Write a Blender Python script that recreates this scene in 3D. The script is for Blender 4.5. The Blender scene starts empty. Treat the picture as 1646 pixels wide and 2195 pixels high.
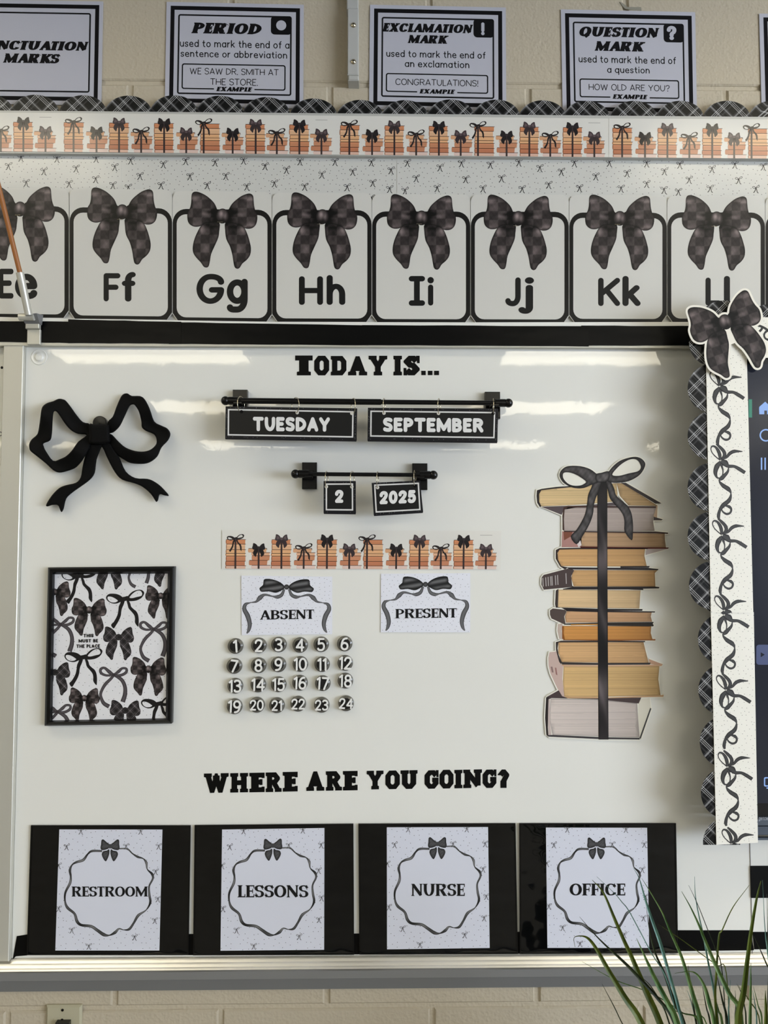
import bpy, math, random
import numpy as np
from mathutils import Vector
from mathutils.geometry import delaunay_2d_cdt

# ------------------------------------------------------------------ camera, light, exposure
scene = bpy.context.scene
F_PX = 1600.0
CAM = np.array([0.0, -1.48, 1.65])
PITCH, YAW = math.radians(2.8), math.radians(0.83)
FWD = np.array([math.sin(YAW)*math.cos(PITCH), math.cos(YAW)*math.cos(PITCH), math.sin(PITCH)])
RGT = np.array([math.cos(YAW), -math.sin(YAW), 0.0])
UPV = np.cross(RGT, FWD)
cam_data = bpy.data.cameras.new('camera')
cam_data.sensor_fit = 'HORIZONTAL'
cam_data.sensor_width = 36.0
cam_data.lens = F_PX/1646.0*36.0
cam_data.clip_start = 0.02
cam = bpy.data.objects.new('camera', cam_data)
scene.collection.objects.link(cam)
from mathutils import Matrix
cam.matrix_world = Matrix(((RGT[0], UPV[0], -FWD[0], CAM[0]), (RGT[1], UPV[1], -FWD[1], CAM[1]),
                           (RGT[2], UPV[2], -FWD[2], CAM[2]), (0, 0, 0, 1)))
scene.camera = cam
world = bpy.data.worlds.new('world'); scene.world = world; world.use_nodes = True
world.node_tree.nodes['Background'].inputs[0].default_value = (0.8, 0.85, 1, 1)
world.node_tree.nodes['Background'].inputs[1].default_value = 0.3
LAMP = 8.6          # radiance of the ceiling diffusers
FILL_WINDOW = 19.0         # radiance of the unseen window added for cool fill
LAMP_COL = (1.0, 0.91, 0.70)
FILL_COL = (0.74, 0.83, 1.0)
scene.view_settings.view_transform = 'Standard'
scene.view_settings.look = 'None'
scene.view_settings.exposure = -0.09
scene.view_settings.gamma = 1.0
scene.view_settings.use_curve_mapping = False

# ------------------------------------------------------------------ projection helpers
def P(px, py, y):
    """world point(s) on the vertical plane at depth y for a point of the 1646 x 2195 frame"""
    px = np.asarray(px, float); py = np.asarray(py, float)
    d = FWD + np.multiply.outer((px-823.0)/F_PX, RGT) - np.multiply.outer((py-1097.5)/F_PX, UPV)
    t = (y-CAM[1])/d[..., 1]
    return CAM + d*np.asarray(t)[..., None]

def PX(px, py, y): return float(P(px, py, y)[0])
def PZ(px, py, y): return float(P(px, py, y)[2])

def lin(c):
    return tuple(((v/255.0)/12.92 if v <= 10 else ((v/255.0+0.055)/1.055)**2.4) for v in c)
def lin_np(a):
    a = np.clip(np.asarray(a, float), 0, 255)/255.0
    return np.where(a <= 0.04045, a/12.92, ((a+0.055)/1.055)**2.4)

# ------------------------------------------------------------------ materials
MATS = {}
def new_mat(name):
    m = bpy.data.materials.new(name); m.use_nodes = True
    MATS[name] = m
    return m, m.node_tree, m.node_tree.nodes['Principled BSDF']

def mat(name, col, rough=0.5, metal=0.0, spec=0.5, bump=None, coat=0.0, emit=0.0, aniso=0.0):
    if name in MATS: return MATS[name]
    m, nt, b = new_mat(name)
    b.inputs['Base Color'].default_value = (*lin(col), 1)
    b.inputs['Roughness'].default_value = rough
    b.inputs['Metallic'].default_value = metal
    b.inputs['Specular IOR Level'].default_value = spec
    b.inputs['Coat Weight'].default_value = coat
    if aniso: b.inputs['Anisotropic'].default_value = aniso
    if emit:
        b.inputs['Emission Color'].default_value = (*lin(col), 1)
        b.inputs['Emission Strength'].default_value = emit
    if bump:
        add_bump(nt, b, *bump)
    return m

def add_bump(nt, b, scale, strength, dist=0.001, detail=2.0, stretch=(1, 1, 1)):
    tc = nt.nodes.new('ShaderNodeTexCoord'); mp = nt.nodes.new('ShaderNodeMapping')
    mp.inputs['Scale'].default_value = stretch
    nz = nt.nodes.new('ShaderNodeTexNoise'); nz.inputs['Scale'].default_value = scale
    nz.inputs['Detail'].default_value = detail
    bp = nt.nodes.new('ShaderNodeBump'); bp.inputs['Strength'].default_value = strength
    bp.inputs['Distance'].default_value = dist
    nt.links.new(tc.outputs['Object'], mp.inputs[0]); nt.links.new(mp.outputs[0], nz.inputs['Vector'])
    nt.links.new(nz.outputs[0], bp.inputs['Height']); nt.links.new(bp.outputs[0], b.inputs['Normal'])

def print_mat(name, rough, spec=0.5, bump=None):
    m, nt, b = new_mat(name)
    at = nt.nodes.new('ShaderNodeAttribute'); at.attribute_name = 'Col'
    nt.links.new(at.outputs['Color'], b.inputs['Base Color'])
    b.inputs['Roughness'].default_value = rough
    b.inputs['Specular IOR Level'].default_value = spec
    if bump: add_bump(nt, b, *bump)
    return m

print_mat('print_matte', 0.65, 0.12)
print_mat('print_satin', 0.34, 0.22, (9.0, 0.25, 0.004, 1.0))
print_mat('print_gloss', 0.2, 0.4, (14.0, 0.25, 0.003, 1.0))
mat('board_white', (228, 228, 221), 0.025, spec=0.5, bump=(30.0, 0.075, 0.002, 4.0, (1, 1, 0.5)))
mat('brushed_aluminium', (200, 198, 186), 0.38, 0.35, bump=(220.0, 0.05, 0.0004, 2.0, (30, 1, 0.4)))
mat('tray_aluminium', (250, 248, 242), 0.42, 1.0)
mat('tray_face', (128, 128, 127), 0.5, 0.2)
mat('black_tape', (8, 8, 8), 0.3, spec=0.12, bump=(7.0, 0.35, 0.006, 2.0, (1, 1, 3)))
mat('black_plastic', (9, 9, 9), 0.2, spec=0.35)
mat('black_gloss', (6, 7, 8), 0.05, spec=0.5, bump=(9.0, 0.8, 0.009, 2.0, (1, 1, 1.6)))
mat('black_vinyl', (9, 9, 8), 0.5, spec=0.12)
mat('black_foam', (9, 9, 9), 0.75, spec=0.12, bump=(900.0, 0.3, 0.0006))
mat('chrome', (205, 195, 170), 0.14, 1.0)
mat('white_painted_metal', (190, 190, 184), 0.4, 0.1)
mat('frame_black', (9, 9, 9), 0.28, spec=0.3)
mat('wood_dowel', (158, 100, 48), 0.5, bump=(60.0, 0.2, 0.0005, 2, (1, 1, 0.05)))
mat('outlet_beige', (186, 180, 152), 0.4)
mat('tv_black', (8, 8, 9), 0.2)
mat('tv_grey', (74, 82, 92), 0.45)
mat('white_paint', (168, 168, 166), 0.7)
mat('floor_tile', (112, 108, 100), 0.4)

def block_mat():
    m, nt, b = new_mat('painted_block')
    b.inputs['Base Color'].default_value = (*lin((194, 183, 160)), 1)
    b.inputs['Roughness'].default_value = 0.48
    b.inputs['Specular IOR Level'].default_value = 0.35
    tc = nt.nodes.new('ShaderNodeNewGeometry')
    n1 = nt.nodes.new('ShaderNodeTexNoise'); n1.inputs['Scale'].default_value = 95.0; n1.inputs['Detail'].default_value = 2.0
    n2 = nt.nodes.new('ShaderNodeTexVoronoi'); n2.inputs['Scale'].default_value = 170.0
    mx = nt.nodes.new('ShaderNodeMath'); mx.operation = 'MULTIPLY_ADD'
    mx.inputs[1].default_value = 0.45
    bp = nt.nodes.new('ShaderNodeBump'); bp.inputs['Strength'].default_value = 0.85; bp.inputs['Distance'].default_value = 0.0016
    nt.links.new(tc.outputs['Position'], n1.inputs['Vector']); nt.links.new(tc.outputs['Position'], n2.inputs['Vector'])
    nt.links.new(n2.outputs['Distance'], mx.inputs[0]); nt.links.new(n1.outputs[0], mx.inputs[2])
    nt.links.new(mx.outputs[0], bp.inputs['Height']); nt.links.new(bp.outputs[0], b.inputs['Normal'])
block_mat()

def plaid_mat():
    m, nt, b = new_mat('plaid_print')
    at = nt.nodes.new('ShaderNodeAttribute'); at.attribute_name = 'pat'
    sx = nt.nodes.new('ShaderNodeSeparateXYZ'); nt.links.new(at.outputs['Vector'], sx.inputs[0])
    outs = []
    for op in ('ADD', 'SUBTRACT'):
        a = nt.nodes.new('ShaderNodeMath'); a.operation = op
        nt.links.new(sx.outputs[0], a.inputs[0]); nt.links.new(sx.outputs[1], a.inputs[1])
        f = nt.nodes.new('ShaderNodeMath'); f.operation = 'FRACT'; nt.links.new(a.outputs[0], f.inputs[0])
        r = nt.nodes.new('ShaderNodeValToRGB'); r.color_ramp.interpolation = 'CONSTANT'
        stops = [(0.0, 0.26), (0.016, 0.0), (0.05, 0.26), (0.066, 0.0), (0.10, 0.26), (0.116, 0.0), (0.19, 0.018),
                 (0.235, 0.0), (0.45, 0.018), (0.50, 0.15), (0.55, 0.0), (0.60, 0.03), (0.612, 0.0), (0.69, 0.015),
                 (0.74, 0.13), (0.785, 0.0), (0.80, 0.04), (0.812, 0.0)]
        els = r.color_ramp.elements
        els[0].position = 0.0; els[0].color = (stops[0][1],)*3+(1,)
        els[1].position = stops[1][0]; els[1].color = (stops[1][1],)*3+(1,)
        for p, v in stops[2:]:
            e = els.new(p); e.color = (v, v, v, 1)
        nt.links.new(f.outputs[0], r.inputs[0]); outs.append(r)
    ad = nt.nodes.new('ShaderNodeMath'); ad.operation = 'ADD'
    nt.links.new(outs[0].outputs[0], ad.inputs[0]); nt.links.new(outs[1].outputs[0], ad.inputs[1])
    a2 = nt.nodes.new('ShaderNodeMath'); a2.operation = 'MULTIPLY_ADD'; a2.inputs[1].default_value = 1.25; a2.inputs[2].default_value = 0.006
    nt.links.new(ad.outputs[0], a2.inputs[0])
    nt.links.new(a2.outputs[0], b.inputs['Base Color'])
    b.inputs['Roughness'].default_value = 0.3
    b.inputs['Specular IOR Level'].default_value = 0.2
plaid_mat()

# ------------------------------------------------------------------ objects
def link(o): scene.collection.objects.link(o); return o

def thing(name, label, cat, loc, group=None):
    o = bpy.data.objects.new(name, None); link(o)
    o.empty_display_size = 0.05
    o.location = tuple(loc); o['label'] = label; o['category'] = cat
    if group: o['group'] = group
    return o

def tag(o, label, cat, group=None):
    o['label'] = label; o['category'] = cat
    if group: o['group'] = group
    return o

def world_loc(o):
    l = np.zeros(3)
    while o is not None:
        l += np.array(o.location); o = o.parent
    return l

def obj(name, verts, faces, material, parent=None, cols=None, pat=None, smooth=False, center=True):
    verts = np.asarray(verts, float).reshape(-1, 3)
    if parent is not None:
        base = world_loc(parent); loc = np.zeros(3)
    else:
        base = (verts.min(0)+verts.max(0))/2 if center else np.zeros(3)
        loc = base
    me = bpy.data.meshes.new(name)
    me.from_pydata([tuple(v) for v in (verts-base)], [], [tuple(int(i) for i in f) for f in faces])
    if cols is not None:
        a = me.color_attributes.new('Col', 'FLOAT_COLOR', 'POINT')
        c = np.ones((len(verts), 4), np.float32); c[:, :3] = cols
        a.data.foreach_set('color', c.ravel())
    if pat is not None:
        a = me.attributes.new('pat', 'FLOAT_VECTOR', 'POINT')
        c = np.zeros((len(verts), 3), np.float32); c[:, :2] = pat
        a.data.foreach_set('vector', c.ravel())
    me.materials.append(MATS[material] if isinstance(material, str) else material)
    if smooth: me.polygons.foreach_set('use_smooth', [True]*len(me.polygons))
    me.update()
    o = bpy.data.objects.new(name, me); link(o)
    o.location = tuple(loc)
    if parent is not None: o.parent = parent
    return o

class MB:
    """collects 3-D primitives into one mesh"""
    def __init__(s): s.v = []; s.f = []
    def add(s, v, f):
        n = len(s.v); s.v += [tuple(map(float, p)) for p in v]; s.f += [tuple(i+n for i in q) for q in f]
        return s
    def box(s, a, b, bev=0.0):
        x0, y0, z0 = a; x1, y1, z1 = b
        if bev:
            e = bev
            v = []
            for (yy, d) in ((y1, 0), (y0+e, 0), (y0, e)):
                v += [(x0+d, yy, z0+d), (x1-d, yy, z0+d), (x1-d, yy, z1-d), (x0+d, yy, z1-d)]
            f = [(0, 1, 2, 3)]
            for k in (0, 4):
                for i in range(4):
                    j = (i+1) % 4
                    f.append((k+i, k+4+i, k+4+j, k+j))
            f.append((11, 10, 9, 8))
            return s.add(v, f)
        v = [(x0, y0, z0), (x1, y0, z0), (x1, y1, z0), (x0, y1, z0), (x0, y0, z1), (x1, y0, z1), (x1, y1, z1), (x0, y1, z1)]
        return s.add(v, [(0, 3, 2, 1), (4, 5, 6, 7), (0, 1, 5, 4), (1, 2, 6, 5), (2, 3, 7, 6), (3, 0, 4, 7)])
    def tube(s, pts, r, n=12, caps=True):
        pts = [np.array(p, float) for p in pts]
        rs = r if hasattr(r, '__len__') else [r]*len(pts)
        rings = []
        for i, p in enumerate(pts):
            t = pts[min(i+1, len(pts)-1)]-pts[max(i-1, 0)]
            t /= (np.linalg.norm(t)+1e-12)
            a = np.cross(t, (0, 0, 1)) if abs(t[2]) < 0.9 else np.cross(t, (0, 1, 0))
            a /= np.linalg.norm(a); b = np.cross(t, a)
            rings.append([p+rs[i]*(math.cos(2*math.pi*k/n)*a+math.sin(2*math.pi*k/n)*b) for k in range(n)])
        v = [q for r_ in rings for q in r_]; f = []
        for i in range(len(pts)-1):
            for k in range(n):
                j = (k+1) % n
                f.append((i*n+k, i*n+j, (i+1)*n+j, (i+1)*n+k))
        if caps:
            f.append(tuple(range(n))[::-1]); f.append(tuple((len(pts)-1)*n+k for k in range(n)))
        return s.add(v, f)
    def torus(s, c, ax1, ax2, R, r, n=28, m=8, a0=0.0, a1=2*math.pi):
        c = np.array(c, float); ax1 = np.array(ax1, float); ax2 = np.array(ax2, float); ax3 = np.cross(ax1, ax2)
        v = []; f = []; full = abs(a1-a0-2*math.pi) < 1e-6
        N = n if full else n+1
        for i in range(N):
            a = a0+(a1-a0)*i/n; d = math.cos(a)*ax1+math.sin(a)*ax2
            for k in range(m):
                b = 2*math.pi*k/m
                v.append(c+d*(R+r*math.cos(b))+ax3*r*math.sin(b))
        for i in range(n):
            i2 = (i+1) % N
            for k in range(m):
                k2 = (k+1) % m
                f.append((i*m+k, i2*m+k, i2*m+k2, i*m+k2))
        return s.add(v, f)
    def sphere(s, c, r, n=16, m=10, sq=(1, 1, 1)):
        v = []; f = []
        for i in range(m+1):
            t = math.pi*i/m
            for k in range(n):
                p = 2*math.pi*k/n
                v.append((c[0]+sq[0]*r*math.sin(t)*math.cos(p), c[1]+sq[1]*r*math.sin(t)*math.sin(p), c[2]+sq[2]*r*math.cos(t)))
        for i in range(m):
            for k in range(n):
                f.append((i*n+k, (i+1)*n+k, (i+1)*n+(k+1) % n, i*n+(k+1) % n))
        return s.add(v, f)
    def lathe(s, c, prof, n=28):
        """profile of (radius, height towards the room); axis along -y"""
        v = []; f = []
        for (r, h) in prof:
            for k in range(n):
                a = 2*math.pi*k/n
                v.append((c[0]+r*math.cos(a), c[1]-h, c[2]+r*math.sin(a)))
        for i in range(len(prof)-1):
            for k in range(n):
                j = (k+1) % n
                f.append((i*n+k, (i+1)*n+k, (i+1)*n+j, i*n+j))
        f.append(tuple(range((len(prof)-1)*n, len(prof)*n)))
        f.append(tuple(range(n))[::-1])
        return s.add(v, f)
    def prism(s, prof, x0, x1):
        """profile of (y, z) extruded along x"""
        n = len(prof)
        v = [(x0, y, z) for y, z in prof]+[(x1, y, z) for y, z in prof]
        f = [(i, (i+1) % n, n+(i+1) % n, n+i) for i in range(n)]
        f += [tuple(range(n))[::-1], tuple(range(n, 2*n))]
        return s.add(v, f)
    def build(s, name, material, parent=None, smooth=False):
        return obj(name, s.v, s.f, material, parent, smooth=smooth)

def shade_auto(o, ang=40):
    me = o.data
    me.polygons.foreach_set('use_smooth', [True]*len(me.polygons))
    try: me.set_sharp_from_angle(angle=math.radians(ang))
    except Exception: pass
    return o

# ------------------------------------------------------------------ 2-D drawing
def smooth_closed(p, k=4):
    p = np.asarray(p, float); n = len(p); out = []
    for i in range(n):
        a, b, c, d = p[i-1], p[i], p[(i+1) % n], p[(i+2) % n]
        for j in range(k):
            t = j/k
            out.append(0.5*((2*b)+(-a+c)*t+(2*a-5*b+4*c-d)*t*t+(-a+3*b-3*c+d)*t**3))
    return np.array(out)

def smooth_open(p, k=6):
    p = np.asarray(p, float)
    q = np.vstack([2*p[0]-p[1], p, 2*p[-1]-p[-2]]); out = []
    for i in range(1, len(q)-2):
        a, b, c, d = q[i-1], q[i], q[i+1], q[i+2]
        for j in range(k):
            t = j/k
            out.append(0.5*((2*b)+(-a+c)*t+(2*a-5*b+4*c-d)*t*t+(-a+3*b-3*c+d)*t**3))
    out.append(p[-1])
    return np.array(out)

def inside(pts, poly):
    x, y = pts[:, 0], pts[:, 1]
    r = np.zeros(len(pts), bool)
    n = len(poly); j = n-1
    for i in range(n):
        xi, yi = poly[i][0], poly[i][1]; xj, yj = poly[j][0], poly[j][1]
        if yi != yj:
            c = ((yi > y) != (yj > y)) & (x < (xj-xi)*(y-yi)/(yj-yi)+xi)
            r ^= c
        j = i
    return r

def bdist(pts, polys):
    d = np.full(len(pts), 1e9)
    for poly in polys:
        q = np.asarray(poly, float)
        for i in range(len(q)):
            a, b = q[i], q[(i+1) % len(q)]
            ab = b-a; L = ab.dot(ab)
            if L < 1e-12: continue
            t = np.clip(((pts-a)@ab)/L, 0, 1)
            e = pts-a-t[:, None]*ab
            d = np.minimum(d, np.sqrt((e*e).sum(1)))
    return d

def fill(polys, holes=(), grid=None, union=True, margin=0.35):
    """triangulates the union of polys minus holes; grid = (dx, dy) adds inner points"""
    pts = []; edges = []
    for q in list(polys)+list(holes):
        n = len(pts)
        pts += [(float(a[0]), float(a[1])) for a in q]
        edges += [(n+i, n+(i+1) % len(q)) for i in range(len(q))]
    if grid:
        A = np.array(pts); lo = A.min(0); hi = A.max(0)
        gx = np.arange(lo[0]+grid[0]*0.5, hi[0], grid[0]); gy = np.arange(lo[1]+grid[1]*0.5, hi[1], grid[1])
        G = np.array(np.meshgrid(gx, gy)).reshape(2, -1).T
        m = np.zeros(len(G), bool)
        for q in polys: m |= inside(G, q)
        for q in holes: m &= ~inside(G, q)
        G = G[m]
        if len(G):
            G = G[bdist(G, list(polys)+list(holes)) > margin*min(grid)]
            pts += [tuple(map(float, g)) for g in G]
    res = delaunay_2d_cdt([Vector(p) for p in pts], edges, [], 0, 1e-5)
    V = np.array([tuple(v) for v in res[0]]); T = np.array([t for t in res[2]])
    if len(T) == 0: return V, T
    c = V[T].mean(1)
    m = np.zeros(len(T), bool)
    for q in polys: m |= inside(c, q)
    for q in holes: m &= ~inside(c, q)
    return V, T[m]

LSTEP = 0.00008
class Art:
    """flat print: coloured pieces laid over one another in frame pixels, on the plane y"""
    def __init__(s, y, clip=None):
        s.y = y; s.V = []; s.C = []; s.Y = []; s.F = []; s.n = 0; s.clip = clip
        s.T = lambda p: p
    def add(s, V, F, col, layer=1.0):
        V = np.asarray(V, float).reshape(-1, 2)
        c = np.broadcast_to(np.asarray(col, float), (len(V), 3))
        L = np.broadcast_to(np.asarray(layer, float), (len(V),))
        W = s.T(V)
        if s.clip is not None:
            W, F, c, L = clip_tris(W, F, c, L, s.clip)
            if len(F) == 0: return
        s.V.append(W); s.C.append(c); s.Y.append(L)
        n = s.n
        s.F += [tuple(int(i)+n for i in f) for f in F]; s.n += len(W)
    def poly(s, pts, col, layer=1.0, smooth=0, holes=(), grid=None, fn=None, quick=False):
        q = smooth_closed(pts, smooth) if smooth else np.asarray(pts, float)
        h = [smooth_closed(a, smooth) if smooth else np.asarray(a, float) for a in holes]
        if quick and not h and not grid and s.clip is None:
            s.add(q, [tuple(range(len(q)))], col, layer); return
        V, T = fill([q], h, grid)
        if len(T) == 0: return
        c = np.broadcast_to(np.asarray(col, float), (len(V), 3))
        if fn is not None: c = fn(V, c, bdist(V, [q]+h))
        s.add(V, T, c, layer)
    def rect(s, x0, y0, x1, y1, col, layer=1.0):
        s.add([(x0, y0), (x1, y0), (x1, y1), (x0, y1)], [(0, 1, 2, 3)] if s.clip is None else [(0, 1, 2), (0, 2, 3)], col, layer)
    def dot(s, x, y, r, col, layer=1.0, n=6):
        a = np.arange(n)*2*math.pi/n
        V = np.stack([x+r*np.cos(a), y+r*np.sin(a)], 1)
        s.add(V, [tuple(range(n))] if s.clip is None else [(0, i, i+1) for i in range(1, n-1)], col, layer)
    def ribbon(s, pts, w, col_e, col_m, layer=1.0, k=6, climb=0.5):
        """stroke of varying width with a lighter middle"""
        p = np.asarray(pts, float)
        w = np.asarray(w if hasattr(w, '__len__') else [w]*len(p), float)
        if len(w) != len(p): w = np.interp(np.linspace(0, 1, len(p)), np.linspace(0, 1, len(w)), w)
        q = smooth_open(p, k)
        ww = np.interp(np.linspace(0, len(p)-1, len(q)), np.arange(len(p)), w)
        t = np.gradient(q, axis=0); t /= (np.linalg.norm(t, axis=1)[:, None]+1e-9)
        nrm = np.stack([-t[:, 1], t[:, 0]], 1)
        rows = [-0.5, -0.2, 0.2, 0.5]
        V = np.concatenate([q+nrm*(r*ww)[:, None] for r in rows])
        C = np.concatenate([np.broadcast_to(np.array(col_e if abs(r) > 0.4 else col_m, float), (len(q), 3)) for r in rows])
        L = np.tile(layer+climb*np.linspace(0, 1, len(q)), 4)
        n = len(q); F = []
        for r in range(3):
            for i in range(n-1):
                a, b, c, d = r*n+i, r*n+i+1, (r+1)*n+i+1, (r+1)*n+i
                if s.clip is None: F.append((a, b, c, d))
                else: F += [(a, b, c), (a, c, d)]
        s.add(V, F, C, L)
    def frame(s, x0, y0, x1, y1, t, col, r=0.0, layer=1.0, r_in=None):
        o = rrect(x0, y0, x1, y1, r); i = rrect(x0+t, y0+t, x1-t, y1-t, max(r-t, 0) if r_in is None else r_in)
        V, T = fill([o], [i]); s.add(V, T, col, layer)
    def build(s, name, material='print_matte', parent=None, lift=0.0):
        if not s.V: return None
        V = np.concatenate(s.V); C = np.concatenate(s.C); L = np.concatenate(s.Y)
        W = P(V[:, 0], V[:, 1], s.y-lift-L*LSTEP)
        return obj(name, W, s.F, material, parent, cols=lin_np(C))

def clip_tris(W, F, c, L, quad):
    A = np.concatenate([W, c, L[:, None]], 1)
    quad = np.asarray(quad, float)
    area = sum(quad[i][0]*quad[(i+1) % len(quad)][1]-quad[(i+1) % len(quad)][0]*quad[i][1] for i in range(len(quad)))
    if area < 0: quad = quad[::-1]
    D = []
    for i in range(len(quad)):
        a, b = quad[i], quad[(i+1) % len(quad)]; e = b-a
        D.append(e[0]*(W[:, 1]-a[1])-e[1]*(W[:, 0]-a[0]))
    D = np.array(D); ok = (D >= 0).all(0)
    outV = list(A); outF = []
    for f in F:
        f = [int(i) for i in f]
        if all(ok[i] for i in f): outF.append(tuple(f)); continue
        if any((D[k][f] < 0).all() for k in range(len(quad))): continue
        poly = [A[i] for i in f]
        for i in range(len(quad)):
            a, b = quad[i], quad[(i+1) % len(quad)]; e = b-a
            dd = [e[0]*(p[1]-a[1])-e[1]*(p[0]-a[0]) for p in poly]; new = []
            for j in range(len(poly)):
                p, q = poly[j-1], poly[j]; dp, dq = dd[j-1], dd[j]
                if (dp >= 0) != (dq >= 0): new.append(p+(q-p)*(dp/(dp-dq)))
                if dq >= 0: new.append(q)
            poly = new
            if len(poly) < 3: break
        if len(poly) >= 3:
            n = len(outV); outV += poly; outF.append(tuple(range(n, n+len(poly))))
    B = np.array(outV)
    return B[:, :2], outF, B[:, 2:5], B[:, 5]

def rrect(x0, y0, x1, y1, r, n=6):
    if r <= 0: return np.array([(x0, y0), (x1, y0), (x1, y1), (x0, y1)], float)
    out = []
    for cx, cy, a0 in ((x1-r, y0+r, -90), (x1-r, y1-r, 0), (x0+r, y1-r, 90), (x0+r, y0+r, 180)):
        for i in range(n+1):
            a = math.radians(a0+90*i/n); out.append((cx+r*math.cos(a), cy+r*math.sin(a)))
    return np.array(out)

def bil(q, w=1.0, h=1.0):
    """maps (0..w, 0..h) onto the quad TL, TR, BR, BL"""
    q = np.asarray(q, float)
    def T(p):
        u = (p[:, 0]/w)[:, None]; v = (p[:, 1]/h)[:, None]
        return (1-u)*(1-v)*q[0]+u*(1-v)*q[1]+u*v*q[2]+(1-u)*v*q[3]
    return T

def sim(cx, cy, s=1.0, rot=0.0, mirror=False, base=None):
    """template placed at cx, cy with scale and counter-clockwise turn (degrees)"""
    a = math.radians(rot); ca, sa = math.cos(a), math.sin(a)
    def T(p):
        x = p[:, 0]*(-1 if mirror else 1)*s; y = p[:, 1]*s
        o = np.stack([cx+x*ca+y*sa, cy-x*sa+y*ca], 1)
        return base(o) if base is not None else o
    return T

def panel(name, q, y, th, col, material='print_matte', parent=None, bend=None):
    """a sheet of thickness th whose front lies on the plane y"""
    q = np.asarray(q, float)
    if len(q) == 4 and bend is None:
        f = P(q[:, 0], q[:, 1], y)
    else:
        f = P(q[:, 0], q[:, 1], y)
    b = f+np.array([0, th, 0]); n = len(q)
    F = [tuple(range(n))[::-1] if False else tuple(range(n)), tuple(range(n, 2*n))[::-1]]
    F += [(i, n+i, n+(i+1) % n, (i+1) % n) for i in range(n)]
    return obj(name, np.concatenate([f, b]), F, material, parent, cols=None if col is None else np.tile(lin_np(col), (2*n, 1)))

def slab(name, V, T, y, th, material, parent=None, col=None, pat=None):
    """thick flat shape from a triangulation given in frame pixels"""
    V = np.asarray(V); f = P(V[:, 0], V[:, 1], y); b = f+np.array([0, th, 0]); n = len(V)
    cnt = {}
    for t in T:
        m = len(t)
        for i in range(m):
            e = (int(t[i]), int(t[(i+1) % m])); cnt[tuple(sorted(e))] = cnt.get(tuple(sorted(e)), 0)+1
    F = [tuple(int(i) for i in t) for t in T]+[tuple(int(i)+n for i in reversed(list(t))) for t in T]
    for t in T:
        m = len(t)
        for i in range(m):
            a, c = int(t[i]), int(t[(i+1) % m])
            if cnt[tuple(sorted((a, c)))] == 1: F.append((c, a, a+n, c+n))
    return obj(name, np.concatenate([f, b]), F, material, parent,
               cols=None if col is None else np.tile(lin_np(col), (2*n, 1)),
               pat=None if pat is None else np.concatenate([pat, pat]))

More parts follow.
